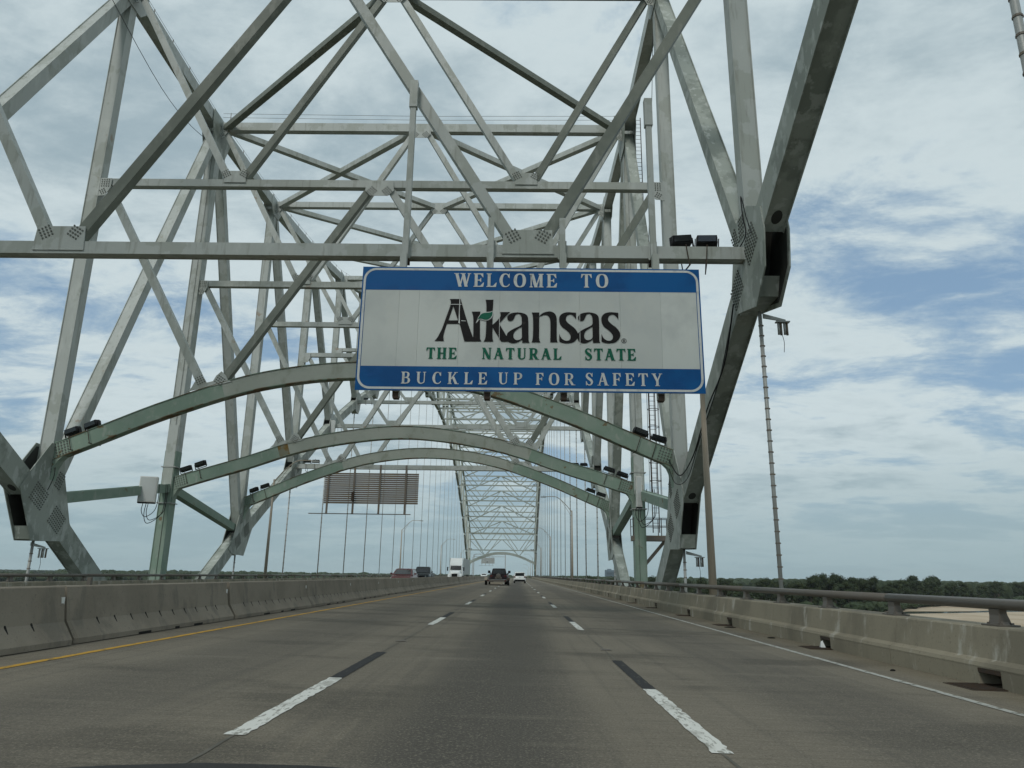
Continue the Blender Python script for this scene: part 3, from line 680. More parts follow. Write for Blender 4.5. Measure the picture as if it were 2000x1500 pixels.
# tie girders at deck level and cross beams under the deck
for cx, s in sides:
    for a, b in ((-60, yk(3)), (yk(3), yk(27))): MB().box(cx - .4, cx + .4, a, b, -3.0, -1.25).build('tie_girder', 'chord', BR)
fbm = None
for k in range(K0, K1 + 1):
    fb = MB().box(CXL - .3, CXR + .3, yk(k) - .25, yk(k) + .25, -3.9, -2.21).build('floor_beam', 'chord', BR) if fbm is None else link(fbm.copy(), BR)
    if fbm is None: fbm = fb; base_y = yk(k)
    else: fb.location = (0, yk(k) - base_y, 0)
# hangers
for k in range(0, 27):
    if k in (3, 27, 26): continue
    kk = 6 - k if k < 3 else k
    zt_ = zbot(k) - (1.65 if kk < 8 else 1.2)
    yo = yk(k) + (0 if k > 3 else 0)
    for cx, s in sides:
        r = .068 if k < 9 else .055
        h = MB().tube([(cx, yo, -1.3), (cx, yo, zt_)], r, 8).build('hanger', 'galv', BR, True)
        if k < 9:
            c = MB(); z = -.6
            while z < zt_ - .3:
                c.tube([(cx, yo, z - .02), (cx, yo, z + .02)], r + .012, 8); c.box(cx + .04, cx + .09, yo - .03, yo + .03, z - .022, z + .022); z += .36 if k < 5 else .55
            tag(c.build('hanger_collar', 'sign_back', h, fix=False), kind='stuff')
# thin safety cables and stanchions over the top chords
for cx, s in sides:
    for k in range(0, 8):
        a = Vector((cx, yk(k), ztop(k) + .6)); b = Vector((cx, yk(k + 1), ztop(k + 1) + .6))
        for j in range(5):
            q = a.lerp(b, j / 5); MB().box(q.x - .02, q.x + .02, q.y - .03, q.y + .03, q.z - .15, q.z + .62).build('stanchion', 'rail', BR)
        MB().tube([a + Vector((0, 0, .58)), b + Vector((0, 0, .58))], .014, 4).build('safety_cable', 'rail', BR)
for z in (.95, 1.30): MB().tube([(XL, yk(3), ztop(3) + z), (xf(.5), yk(3), ztop(3) + z - .12), (XR, yk(3), ztop(3) + z)], .016, 4).build('safety_cable', 'rail', BR)
for xx in (XL + .6, XR - .6): MB().box(xx - .02, xx + .02, yk(3) - .02, yk(3) + .02, ztop(3) + .3, ztop(3) + 1.35).build('stanchion', 'rail', BR)
# black service cables drooping along the steel
def cable(pts, r=.02): return MB().tube([tuple(p) for p in smooth3(pts)], r, 5).build('service_cable', 'black', BR, True)
def smooth3(p, n=6):
    p = [Vector(q) for q in p]; out = []
    for i in range(len(p) - 1):
        a, b, c, d = p[max(i - 1, 0)], p[i], p[i + 1], p[min(i + 2, len(p) - 1)]
        for j in range(n):
            t = j / n; out.append(0.5 * ((2 * b) + (-a + c) * t + (2 * a - 5 * b + 4 * c - d) * t * t + (-a + 3 * b - 3 * c + d) * t ** 3))
    return out + [p[-1]]
xi = XR - .06
cable([(xi, 22.2, 12.4), (xi, 22.6, 13.2), (xi, 23.0, 14.2), (xi - .02, 22.9, 13.4), (xi - .03, 22.7, 12.6), (xi - .1, 23.3, 12.35)], .022)
cable([(xi - .02, 24.6, 10.8), (xi - .02, 26.2, 9.0), (xi - .02, 29, 7.9), (xi - .02, 31.8, 6.4), (xi - .05, 34.5, 5.9), (xi - .2, 36.1, 6.9)], .03)
cable([(xi - .02, 24.8, 10.5), (xi - .02, 27, 8.6), (xi - .02, 30.5, 6.9), (xi - .02, 33, 5.6), (xi - .1, 35.2, 5.6), (xi - .2, 36.2, 6.5)], .02)
cable([(XL + .06, yk(2), 6.4), (XL + .3, yk(2) - .3, 5.7), (XL + .1, yk(2) - .3, 5.0)], .02)
cable([(XL, yk(1) + 8, 33.6), (XL + .1, yk(2) + 4, 31.6), (XL + .05, yk(3) - 3, 32.2), (XL, yk(3), 34)], .02)
cable([(XR, yk(2) - .4, ztop(2)), (XR + .1, yk(2) + 3, 26), (XR + .2, yk(2) + 7, 17)], .018)
# concrete piers
for k in (3, 27):
    pt = empty('bridge_pier', (0, yk(k), 0), 0, 'concrete pier under the %s portal of the bridge' % ('near' if k == 3 else 'far'), 'pier')
    for cx, s in sides: MB().box(cx - 2, cx + 2, -2.5, 2.5, ZG - 2, -4.9).build('pier_shaft', 'conc', pt)
    MB().box(CXL, CXR, -1.8, 1.8, -9, -6).build('pier_beam', 'conc', pt)
# ------------------------------------------------------------------ welcome sign
SY = 22.33
def shape(outline, holes=()):
    def sm(pts):
        n = len(pts); out = []
        for i in range(n):
            a, b, c, d = pts[i - 1], pts[i], pts[(i + 1) % n], pts[(i + 2) % n]
            if b[2]: a = b
            if c[2]: d = c
            st = 1 if (b[2] and c[2]) else 5
            for j in range(st):
                t = j / st
                out.append(tuple(0.5 * ((2 * b[m]) + (-a[m] + c[m]) * t + (2 * a[m] - 5 * b[m] + 4 * c[m] - d[m]) * t * t + (-a[m] + 3 * b[m] - 3 * c[m] + d[m]) * t ** 3) for m in (0, 1)))
        return out
    loops = [sm(outline)] + [sm(h) for h in holes]
    vs = [Vector((p[0], p[1], 0)) for l in loops for p in l]
    tri = tessellate_polygon([[Vector((p[0], p[1], 0)) for p in l] for l in loops])
    return vs, tri
class Print:
    """flat print on the sign face: x, z coordinates, tiny steps towards the viewer"""
    def __init__(s, y): s.y = y; s.b = MB(); s.n = 0
    def tri(s, vs, tri, lay=0):
        o = len(s.b.v); y = s.y - (s.n % 6) * .0012; s.n += 1
        s.b.v += [(v[0], y, v[1]) for v in vs]; s.b.f += [tuple(o + i for i in t) for t in tri]
    def poly(s, pts):
        vs = [Vector((p[0], p[1], 0)) for p in pts]; s.tri(vs, tessellate_polygon([vs]))
    def ribbon(s, pts, closed=False):
        # pts (x, z, width): smooth centre line
        p = [Vector(q) for q in pts]; out = []; n = len(p); rng = range(n if closed else n - 1)
        for i in rng:
            a = p[(i - 1) % n] if closed else p[max(i - 1, 0)]; b = p[i]; c = p[(i + 1) % n]; d = p[(i + 2) % n] if closed else p[min(i + 2, n - 1)]
            for j in range(6):
                t = j / 6; out.append(0.5 * ((2 * b) + (-a + c) * t + (2 * a - 5 * b + 4 * c - d) * t * t + (-a + 3 * b - 3 * c + d) * t ** 3))
        if not closed: out.append(p[-1])
        m = len(out); o = len(s.b.v); y = s.y - (s.n % 6) * .0012; s.n += 1
        for i, q in enumerate(out):
            a = out[(i - 1) % m] if closed else out[max(i - 1, 0)]; c = out[(i + 1) % m] if closed else out[min(i + 1, m - 1)]
            d = Vector((c.x - a.x, c.y - a.y)).normalized(); nn = Vector((-d.y, d.x)) * q.z / 2
            s.b.v += [(q.x + nn.x, y, q.y + nn.y), (q.x - nn.x, y, q.y - nn.y)]
        for i in range(m if closed else m - 1):
            a = o + 2 * i; c = o + 2 * ((i + 1) % m); s.b.f.append((a, c, c + 1, a + 1))
    def build(s, name, m, parent): return s.b.build(name, m, parent, fix=False)
# serif capitals, unit cap height; st stem, th hairline
def glyph(ch, heavy=1.0):
    st, th, sf, se = .20 * heavy, .075 * (1.25 if heavy > 1 else 1), .05, .075
    o = []
    def bx(x0, z0, x1, z1): o.append(('p', [(x0, z0), (x1, z0), (x1, z1), (x0, z1)]))
    def stem(x, w_=st, top=True, bot=True):
        bx(x, 0, x + w_, 1)
        if top: o.append(('p', [(x - se, 1), (x - se, 1 - sf), (x, 1 - sf * 1.6), (x + w_, 1 - sf * 1.6), (x + w_ + se, 1 - sf), (x + w_ + se, 1)]))
        if bot: o.append(('p', [(x - se, 0), (x + w_ + se, 0), (x + w_ + se, sf), (x + w_, sf * 1.6), (x, sf * 1.6), (x - se, sf)]))
    def diag(x0, z0, x1, z1, w_): o.append(('p', [(x0 - w_ / 2, z0), (x0 + w_ / 2, z0), (x1 + w_ / 2, z1), (x1 - w_ / 2, z1)]))
    def ser(x, z, w_): bx(x - w_ / 2, z - (sf if z > .5 else 0), x + w_ / 2, z + (0 if z > .5 else sf))
    def rib(p, closed=False): o.append(('r', p, closed))
    W_ = .7
    if ch in 'EFL':
        stem(.08); W_ = .70 if ch == 'E' else (.66 if ch == 'F' else .68)
        if ch in 'EF':
            bx(.2, 1 - th, W_ - .04, 1); o.append(('p', [(W_ - .22, 1 - th), (W_ - .04, 1), (W_ - .02, .70), (W_ - .06, .70)]))
            bx(.2, .5 - th / 2, .48, .5 + th / 2); o.append(('p', [(.40, .5), (.50, .36), (.53, .36), (.53, .66), (.50, .66)]))
        if ch in 'EL': bx(.2, 0, W_ - .02, th); o.append(('p', [(W_ - .24, th * .8), (W_ - .02, 0), (W_ + .03, .32), (W_ - .02, .32)]))
    elif ch == 'T':
        W_ = .74; stem(.27, top=False); bx(.02, 1 - th, .72, 1); o.append(('p', [(.02, 1), (.16, 1 - th), (.04, .70), (.0, .70)])); o.append(('p', [(.72, 1), (.58, 1 - th), (.70, .70), (.74, .70)]))
    elif ch == 'H': W_ = .86; stem(.10); stem(.56); bx(.28, .5 - th / 2, .58, .5 + th / 2)
    elif ch == 'I': W_ = .36; stem(.08)
    elif ch == 'N':
        W_ = .84; stem(.12, th * 1.1); stem(.66, th * 1.1, bot=False); diag(.17, 1, .66, 0, st * 1.15)
    elif ch == 'M':
        W_ = 1.02; stem(.12, th * 1.1); stem(.74, st); diag(.22, 1, .50, .0, st * 1.1); diag(.80, 1, .50, .0, th * 1.3)
    elif ch == 'W':
        W_ = 1.12; diag(.14, 1, .40, 0, st * 1.05); diag(.60, 1, .38, 0, th * 1.3); diag(.58, 1, .82, 0, st * 1.05); diag(1.02, 1, .80, 0, th * 1.3)
        ser(.14, 1, .34); ser(.58, 1, .36); ser(1.02, 1, .24)
    elif ch == 'A':
        W_ = .84; diag(.12, 0, .40, 1, th * 1.3); diag(.40, 1, .68, 0, st * 1.15); bx(.22, .30, .58, .30 + th); ser(.12, 0, .26); ser(.70, 0, .34)
    elif ch == 'Y':
        W_ = .80; o.append(('p', [(.30, 0), (.30 + st, 0), (.30 + st, .46), (.30, .46)])); diag(.38, .42, .12, 1, st * 1.05); diag(.42, .42, .66, 1, th * 1.4)
        ser(.14, 1, .34); ser(.66, 1, .26); ser(.40, 0, .36)
    elif ch == 'K':
        W_ = .86; stem(.08); diag(.26, .40, .66, 1, th * 1.4); diag(.42, .62, .70, 0, st * 1.15); ser(.66, 1, .30); ser(.74, 0, .34)
    elif ch == 'U':
        W_ = .84; se2 = se; bx(.10, .28, .10 + st, 1); o.append(('p', [(.02, 1), (.02, .95), (.38, .95), (.38, 1)])); ser(.68, 1, .26)
        rib([(.10 + st / 2, .40, st), (.21, .22, st * .9), (.30, .07, st * .6), (.44, .035, th), (.60, .10, th * 1.1), (.675, .26, th * 1.1), (.68, .98, th * 1.1)])
    elif ch in 'OCG':
        W_ = .86 if ch == 'O' else .80; tk = st * 1.15
        if ch == 'O': rib([(.43, 1.0 - th * .3, th), (.66, .86, tk * .75), (.745, .5, tk), (.66, .14, tk * .75), (.43, th * .3, th), (.20, .14, tk * .75), (.115, .5, tk), (.20, .86, tk * .75)], True)
        else:
            rib([(.66, .72, th), (.60, .90, th), (.44, .975, th), (.24, .87, tk * .7), (.13, .5, tk), (.24, .13, tk * .7), (.46, .03, th), (.62, .09, th), (.72, .23, th * .8)])
            o.append(('p', [(.62, .90), (.70, 1.0), (.72, 1.0), (.72, .66), (.69, .66)]))
    elif ch == 'S':
        W_ = .62
        rib([(.50, .70, th * .6), (.45, .88, th), (.30, .97, th), (.15, .90, st * .6), (.11, .74, st * .85), (.22, .58, st * 1.05), (.40, .44, st * 1.1), (.50, .28, st * .9), (.44, .10, st * .6), (.30, .03, th), (.15, .10, th), (.08, .30, th * .6)])
        o.append(('p', [(.47, .88), (.52, 1.0), (.55, 1.0), (.55, .68), (.52, .68)])); o.append(('p', [(.04, 0), (.08, 0), (.13, .10), (.08, .33), (.04, .33)]))
    elif ch in 'PRB':
        W_ = .74 if ch != 'R' else .84; stem(.08)
        if ch == 'B':
            rib([(.22, .96, th), (.42, .96, th), (.56, .88, st * .75), (.58, .75, st * .95), (.54, .60, st * .7), (.40, .53, th), (.22, .53, th)])
            rib([(.22, .50, th), (.44, .50, th), (.60, .42, st * .75), (.64, .27, st), (.58, .11, st * .75), (.42, .04, th), (.22, .04, th)])
        else:
            rib([(.22, .96, th), (.42, .96, th), (.58, .87, st * .8), (.62, .71, st), (.56, .55, st * .75), (.42, .47, th), (.22, .47, th)])
        if ch == 'R': diag(.42, .47, .68, 0, st * 1.1); ser(.74, 0, .28)
    return o, W_
def word(pr, txt, x0, x1, z0, z1, heavy=1.0):
    gl = [glyph(c, heavy) for c in txt]; H = z1 - z0; tot = sum(g[1] for g in gl) * H
    sx = 1.0; gap = ((x1 - x0) - tot) / max(1, len(txt) - 1)
    if gap < .02 * H: sx = (x1 - x0) / (tot * 1.06); gap = ((x1 - x0) - tot * sx) / max(1, len(txt) - 1)
    x = x0
    for g, wd in gl:
        for it in g:
            if it[0] == 'p': pr.poly([(x + a * H * sx, z0 + b * H) for a, b in it[1]])
            else: pr.ribbon([(x + a * H * sx, z0 + b * H, c * H * (sx + 1) / 2) for a, b, c in it[1]], it[2])
        x += wd * H * sx + gap

SG = empty('welcome_sign', (0, 0, 0), 0, 'large white and blue welcome sign with black and green lettering hung over the road', 'sign')
X0, X1, Z0, Z1 = -5.29, 5.90, 6.855, 11.115
seams = [X0, -4.024, -3.366, -2.033, -0.702, 0.594, 1.922, 3.25, 4.575, X1]
for a, b in zip(seams, seams[1:]): MB().box(a + .002, b - .002, SY, SY + .05, Z0 + .004, Z1 - .004).build('panel', 'sign_white', SG)
MB().box(X0 + .01, X1 - .01, SY + .0505, SY + .10, Z0 + .02, Z1 - .02).build('backing_sheet', 'sign_back', SG)
p = Print(SY - .004)
zt_a, zt_b, zb_a = 10.292, Z1, 7.665
p.poly([(X0, zt_a), (X1, zt_a), (X1, zt_b), (X0, zt_b)]); p.build('top_band', 'sign_blue', SG)
p = Print(SY - .004); p.poly([(X0, Z0), (X1, Z0), (X1, zb_a), (X0, zb_a)]); p.build('bottom_band', 'sign_blue', SG)
for a, b in ((X0, X0 + .14), (X1 - .14, X1)):
    p = Print(SY - .004); p.poly([(a, zb_a + .002), (b, zb_a + .002), (b, zt_a - .002), (a, zt_a - .002)]); p.build('side_band', 'sign_blue', SG)
p = Print(SY - .010); ring = []; rr = .42; ins = .045; wd = .075
for cx_, cz_, a0 in ((X1 - ins - rr, Z1 - ins - rr, 0), (X0 + ins + rr, Z1 - ins - rr, 90), (X0 + ins + rr, Z0 + ins + rr, 180), (X1 - ins - rr, Z0 + ins + rr, 270)):
    for q in range(9):
        a = R(a0 + q * 11.25); ring.append((cx_ + rr * math.cos(a), cz_ + rr * math.sin(a), math.cos(a), math.sin(a), rr))
bb = MB(); n = len(ring)
for x, z, c_, s_, r_ in ring: bb.v += [(x, SY - .010, z), (x - c_ * wd, SY - .010, z - s_ * wd)]
for i in range(n): a = 2 * i; c_ = 2 * ((i + 1) % n); bb.f.append((a, c_, c_ + 1, a + 1))
bb.build('border_line', 'sign_letter', SG, fix=False)
LY = SY - .018
for txt, x0, x1, z0, z1, m, hv, nm in (('WELCOME', -2.22, 1.17, 10.42, 10.90, 'sign_letter', 1.0, 'welcome_lettering'), ('TO', 1.98, 2.88, 10.43, 10.91, 'sign_letter', 1.0, 'welcome_lettering'),
        ('THE', -3.05, -2.07, 7.92, 8.30, 'sign_green', 1.15, 'motto_lettering'), ('NATURAL', -1.26, 1.31, 7.93, 8.31, 'sign_green', 1.15, 'motto_lettering'), ('STATE', 2.07, 3.71, 7.925, 8.32, 'sign_green', 1.15, 'motto_lettering'),
        ('BUCKLE', -3.82, -1.07, 7.08, 7.475, 'sign_letter', .95, 'safety_lettering'), ('UP', -.71, .07, 7.09, 7.48, 'sign_letter', .95, 'safety_lettering'), ('FOR', .49, 1.74, 7.085, 7.48, 'sign_letter', .95, 'safety_lettering'), ('SAFETY', 2.08, 4.54, 7.085, 7.50, 'sign_letter', .95, 'safety_lettering')):
    p = Print(LY); word(p, txt, x0, x1, z0, z1, hv); p.build(nm, m, SG)
LOGO={'Ar':[[(-2.355,9.983,1),(-1.985,9.987,1),(-1.969,9.901,0),(-1.749,9.188,0),(-1.558,8.67,1),(-1.546,8.714,0),(-1.554,9.172,0),(-1.569,9.385,0),(-1.616,9.545,1),(-1.333,9.554,1),(-1.342,9.405,0),(-1.326,8.699,0),(-1.312,8.594,0),(-1.275,8.521,1),(-1.829,8.515,1),(-1.979,9.044,1),(-2.015,9.118,1),(-2.417,9.114,1),(-2.49,8.845,0),(-2.517,8.669,0),(-2.492,8.52,1),(-2.803,8.522,1),(-2.716,8.631,0),(-2.623,8.826,0),(-2.547,9.02,0),(-2.337,9.717,1),(-2.316,9.825,0),(-2.322,9.915,0)],[(-2.228,9.727,1),(-2.371,9.235,1),(-2.06,9.238,1)]],'ks':[[(-1.171,9.966,1),(-0.913,9.969,1),(-0.923,9.785,0),(-0.928,9.535,0),(-0.929,9.108,1),(-0.92,9.002,1),(-0.921,8.685,0),(-0.889,8.52,1),(-1.205,8.516,1),(-1.15,8.648,0),(-1.133,9.0,0),(-1.136,9.532,0),(-1.142,9.801,0)]],'ka':[[(-0.932,9.09,1),(-0.794,9.225,0),(-0.688,9.359,1),(-0.667,9.412,0),(-0.682,9.541,1),(-0.355,9.544,1),(-0.479,9.414,0),(-0.709,9.137,1),(-0.468,8.722,1),(-0.384,8.691,1),(-0.251,8.692,1),(-0.207,8.525,1),(-0.628,8.517,1),(-0.682,8.6,0),(-0.931,9.02,1)]],'a2':[[(1.866,9.355,0),(1.882,9.433,0),(1.997,9.523,0),(2.2,9.558,0),(2.403,9.527,0),(2.521,9.44,0),(2.549,9.264,0),(2.549,8.915,0),(2.549,8.607,0),(2.578,8.515,1),(2.341,8.512,1),(2.337,8.624,1),(2.242,8.555,0),(2.077,8.494,0),(1.913,8.533,0),(1.85,8.638,0),(1.842,8.753,0),(1.88,8.854,0),(1.972,8.928,0),(2.083,8.997,0),(2.249,9.077,0),(2.333,9.155,0),(2.337,9.301,0),(2.327,9.399,0),(2.282,9.486,0),(2.218,9.507,0),(2.144,9.475,0),(2.097,9.377,0),(2.05,9.288,0),(1.967,9.254,0),(1.893,9.281,0)],[(2.333,9.058,1),(2.211,8.989,0),(2.1,8.891,0),(2.058,8.775,0),(2.07,8.678,0),(2.133,8.612,0),(2.224,8.609,0),(2.307,8.652,0),(2.335,8.72,1)]],'a1':[[(-0.446,9.331,0),(-0.433,9.409,0),(-0.32,9.499,0),(-0.117,9.534,0),(0.087,9.503,0),(0.208,9.416,0),(0.24,9.241,0),(0.248,8.891,0),(0.256,8.582,0),(0.288,8.49,1),(0.051,8.488,1),(0.044,8.599,1),(-0.05,8.531,0),(-0.214,8.47,0),(-0.379,8.508,0),(-0.445,8.613,0),(-0.456,8.729,0),(-0.42,8.83,0),(-0.33,8.904,0),(-0.221,8.973,0),(-0.056,9.053,0),(0.026,9.131,0),(0.026,9.277,0),(0.014,9.375,0),(-0.033,9.463,0),(-0.098,9.483,0),(-0.171,9.451,0),(-0.216,9.353,0),(-0.261,9.265,0),(-0.343,9.231,0),(-0.418,9.257,0)],[(0.029,9.034,1),(-0.092,8.965,0),(-0.201,8.867,0),(-0.24,8.75,0),(-0.226,8.654,0),(-0.161,8.588,0),(-0.069,8.585,0),(0.013,8.628,0),(0.039,8.696,1)]],'n1':[[(0.351,9.535,1),(0.598,9.538,1),(0.596,9.283,0),(0.593,8.895,0),(0.598,8.624,0),(0.639,8.51,1),(0.352,8.506,1),(0.388,8.641,0),(0.4,9.009,0),(0.389,9.379,0)]],'n2':[[(0.591,9.391,1),(0.632,9.45,0),(0.742,9.535,0),(0.927,9.58,0),(1.075,9.533,0),(1.157,9.406,0),(1.17,9.172,0),(1.169,8.669,0),(1.197,8.515,1),(0.958,8.513,1),(0.964,9.092,0),(0.942,9.326,0),(0.872,9.433,0),(0.761,9.451,0),(0.678,9.421,0)]],'s1':[[(1.804,9.54,1),(1.801,9.305,1),(1.701,9.441,0),(1.591,9.473,0),(1.489,9.41,0),(1.474,9.273,0),(1.57,9.157,0),(1.735,9.023,0),(1.843,8.869,0),(1.86,8.734,0),(1.804,8.618,0),(1.694,8.521,0),(1.493,8.484,0),(1.329,8.507,0),(1.25,8.545,1),(1.251,8.805,1),(1.329,8.651,0),(1.457,8.576,0),(1.567,8.592,0),(1.618,8.674,0),(1.604,8.789,0),(1.495,8.923,0),(1.331,9.057,0),(1.258,9.212,0),(1.259,9.388,0),(1.351,9.506,0),(1.518,9.557,0),(1.702,9.549,0)]],'s2':[[(3.185,9.554,1),(3.179,9.32,1),(3.081,9.455,0),(2.971,9.488,0),(2.869,9.424,0),(2.851,9.287,0),(2.946,9.171,0),(3.108,9.037,0),(3.214,8.883,0),(3.229,8.748,0),(3.172,8.632,0),(3.06,8.535,0),(2.859,8.499,0),(2.695,8.522,0),(2.617,8.559,1),(2.622,8.819,1),(2.698,8.666,0),(2.824,8.59,0),(2.934,8.607,0),(2.987,8.688,0),(2.975,8.804,0),(2.868,8.938,0),(2.706,9.072,0),(2.635,9.226,0),(2.638,9.402,0),(2.733,9.52,0),(2.9,9.571,0),(3.084,9.563,0)]]}
LEAF=[(-1.415,9.266,1),(-1.368,9.37,0),(-1.286,9.468,0),(-1.169,9.505,0),(-1.035,9.516,0),(-0.931,9.556,1),(-0.936,9.463,0),(-0.981,9.356,0),(-1.08,9.275,0),(-1.197,9.268,0),(-1.299,9.299,0),(-1.366,9.29,0)]
LEAFCUT=[(-1.471,9.141,1),(-1.424,9.271,0),(-1.385,9.378,0),(-1.295,9.486,0),(-1.17,9.532,0),(-1.035,9.541,0),(-0.919,9.585,1),(-0.908,9.463,0),(-0.964,9.329,0),(-1.071,9.245,0),(-1.197,9.24,0),(-1.298,9.273,0),(-1.365,9.259,0),(-1.43,9.174,0)]

p = Print(LY)
for k_, v in LOGO.items(): p.tri(*shape(v[0], v[1:]))
p.build('state_lettering', 'sign_black', SG)
p = Print(LY - .010); p.tri(*shape(LEAFCUT)); p.poly([(-2.03, 9.99), (-2.008, 9.99), (-2.012, 9.5), (-1.99, 9.12), (-2.04, 9.14)]); p.poly([(-2.37, 9.80), (-1.96, 9.80), (-1.96, 9.782), (-2.37, 9.782)]); p.poly([(-1.95, 9.235), (-1.80, 9.225), (-1.80, 9.205), (-1.95, 9.21)]); p.poly([(-.708, 9.47), (-.692, 9.47), (-.69, 8.62), (-.708, 8.62)]); p.poly([(1.914, 9.55), (1.93, 9.55), (1.93, 8.47), (1.914, 8.47)]); p.build('peeled_seam_print', 'sign_letter', SG)
p = Print(LY - .020); p.tri(*shape(LEAF)); p.build('leaf_emblem', 'sign_green', SG)
p = Print(LY); cx_, cz_ = 3.346, 8.592
p.ribbon([(cx_ + .075 * math.cos(a), cz_ + .075 * math.sin(a), .014) for a in [k_ * math.pi / 4 for k_ in range(8)]], True)
for it in glyph('R')[0]:
    if it[0] == 'p': p.poly([(cx_ - .035 + a * .09, cz_ - .045 + b_ * .09) for a, b_ in it[1]])
    else: p.ribbon([(cx_ - .035 + a * .09, cz_ - .045 + b_ * .09, c_ * .09) for a, b_, c_ in it[1]], it[2])
p.build('registered_mark', 'sign_black', SG)
# support posts and clamps
for x, zt2 in ((-4.0, 18.6), (4.52, 17.9), (-1.06, 13.2), (1.4, 13.2)):
    q = MB().box(x - .11, x + .11, SY + .16, SY + .40, 6.70, min(zt2, 11.75)).build('support_post', 'steel', SG)
    if zt2 > 12: MB().box(x - .10, x + .10, yk(1) - .46, yk(1) - .26, 11.76, zt2).build('support_post', 'steel', SG)
    MB().box(x - .09, x + .09, SY + .12, SY + .40, 6.64, 6.84).build('post_clamp', 'rustdark', SG)
    MB().box(x - .15, x + .15, yk(1) - .27, yk(1) - .235, 11.74, 12.42).build('clamp_plate', 'steel', SG)
    MB().box(x - .08, x + .08, SY + .3, yk(1) + .2, 11.66, 11.80).build('clamp_bracket', 'rustdark', SG)
    if zt2 > 15: MB().box(x - .14, x + .14, yk(1) - .50, yk(1) - .24, zt2 - 1.0, zt2 + .1).build('clamp_plate', 'steel', SG)

# ------------------------------------------------------------------ floodlights
def make_flood():
    t = empty('floodlight')
    h = MB(); h.hexa([(-.30, -.10, .16), (.30, -.10, .16), (.30, .17, .13), (-.30, .17, .13), (-.27, -.12, .37), (.27, -.12, .37), (.30, .12, .40), (-.30, .12, .40)])
    h.build('housing', 'black', t)
    fn = MB()
    for q in range(9): x = -.26 + q * .065; fn.box(x - .008, x + .008, .12, .22, .14, .39)
    tag(fn.build('cooling_fin', 'black', t), kind='stuff')
    MB().hexa([(-.25, -.125, .18), (.25, -.125, .18), (.25, -.108, .18), (-.25, -.108, .18), (-.24, -.142, .35), (.24, -.142, .35), (.24, -.125, .35), (-.24, -.125, .35)]).build('lens', 'glass_dark', t)
    y_ = MB(); y_.box(-.34, -.31, -.03, .03, .03, .30); y_.box(.31, .34, -.03, .03, .03, .30); y_.box(-.34, .34, -.03, .03, .0, .03); y_.build('yoke', 'black', t)
    c = MB(); c.box(-.015, .015, -.29, -.275, -.62, .0); c.box(-.015, .015, .275, .29, -.62, .0); c.box(-.015, .015, -.34, .34, -.65, -.62); c.build('clamp_band', 'rustdark', t)
    return t
flood0 = make_flood(); fl_used = []
def flood(x, y, z, lab, rz=0, tilt=0):
    o = flood0 if not fl_used else dup(flood0)
    fl_used.append(1); o.scale = (1.22, 1.22, 1.22) if y < 90 else (1, 1, 1); o.location = (x, y, z); o.rotation_euler = (0, tilt, rz); tag(o, lab, 'floodlight', 'black floodlights clamped on the cross beams')
flood(5.62, yk(1), 12.30, 'black floodlight on the beam above the welcome sign, left one of its pair', .1, -.12)
flood(6.45, yk(1), 12.30, 'black floodlight on the beam above the welcome sign, right one nearest the truss', -.2, .08)
flood(-22.05, yk(1), 12.30, 'black floodlight on the far left end of the sign beam, inner of its pair'); flood(-22.9, yk(1), 12.30, 'black floodlight on the far left end of the sign beam, outer of its pair')
an = {2: 'nearest', 3: 'second', 4: 'third'}
for k in (2, 3, 4):
    for (x, z, who) in ((-22.95, 7.75, 'left end, outer one'), (-22.0, 8.10, 'left end, inner one'), (7.0 - .9, 8.05, 'right end, inner one'), (7.0, 7.72, 'right end, outer one')):
        dz = -.02 if k == 3 else .03
        flood(x, yk(k), z + dz, 'black floodlight on the %s curved portal beam, %s' % (an[k], who), random.uniform(-.3, .3), -.33 if x < -8 else .33)
nth = 0
for k in (5, 7, 9, 11, 13, 15, 17, 19, 21, 23, 25):
    nth += 1
    for x, who in ((-22.5, 'left'), (-21.6, 'left'), (5.9, 'right'), (6.8, 'right')):
        flood(x, yk(k), zlow(k) + .25, 'black floodlight on %s straight cross beam past the pier, %s end, %s one' % (['first', 'second', 'third', 'fourth', 'fifth', 'sixth', 'seventh', 'eighth', 'ninth', 'tenth', 'last'][nth - 1], who, 'outer' if x in (-22.5, 6.8) else 'inner'))
# ------------------------------------------------------------------ cabinets, hanging fixtures, ladder
def cabinet(x, y, z, lab, w_=.62, d_=.35, h_=1.75, rz=0):
    t = empty('equipment_cabinet', (x, y, z), rz, lab, 'cabinet', 'white cabinets on the pier posts')
    MB().box(-w_ / 2, w_ / 2, -d_ / 2, d_ / 2, 0, h_).build('cabinet_body', 'box_white', t)
    MB().box(-w_ / 2 + .04, w_ / 2 - .04, -d_ / 2 - .02, -d_ / 2, .05, h_ - .05).build('cabinet_door', 'trailer_white', t)
    MB().box(-w_ / 2, w_ / 2, -d_ / 2 + .05, d_ / 2 - .05, -.07, 0).build('cable_gland', 'black', t)
    for q, (a, b, c) in enumerate(((-.18, -.9, .5), (0, -1.3, .9), (.12, -1.1, 1.0))):
        MB().tube(smooth3([(a, 0, 0), (a - .05, 0, b * .6), (a + .2, .05, b), (c, .1, b * .55), (c + .12, .2, .3), (c + .05, .3, 1.2)]), .022, 5).build('cable', 'black', t, True)
    return t
cabinet(XL + .15, yk(3) - 3.75, 5.35, 'white cabinet with looping black cables on the left pier post', 1.0, .55, 1.6, .3)
cabinet(XR - .02, yk(3) - 2.6, 5.55, 'slim white cabinet with looping black cables on the right pier post', .34, .4, 1.95)
cabinet(XL + .35, yk(6) - .75, 17.6, 'tall white cabinet high on the left chord of the far arch', .5, .4, 2.0)
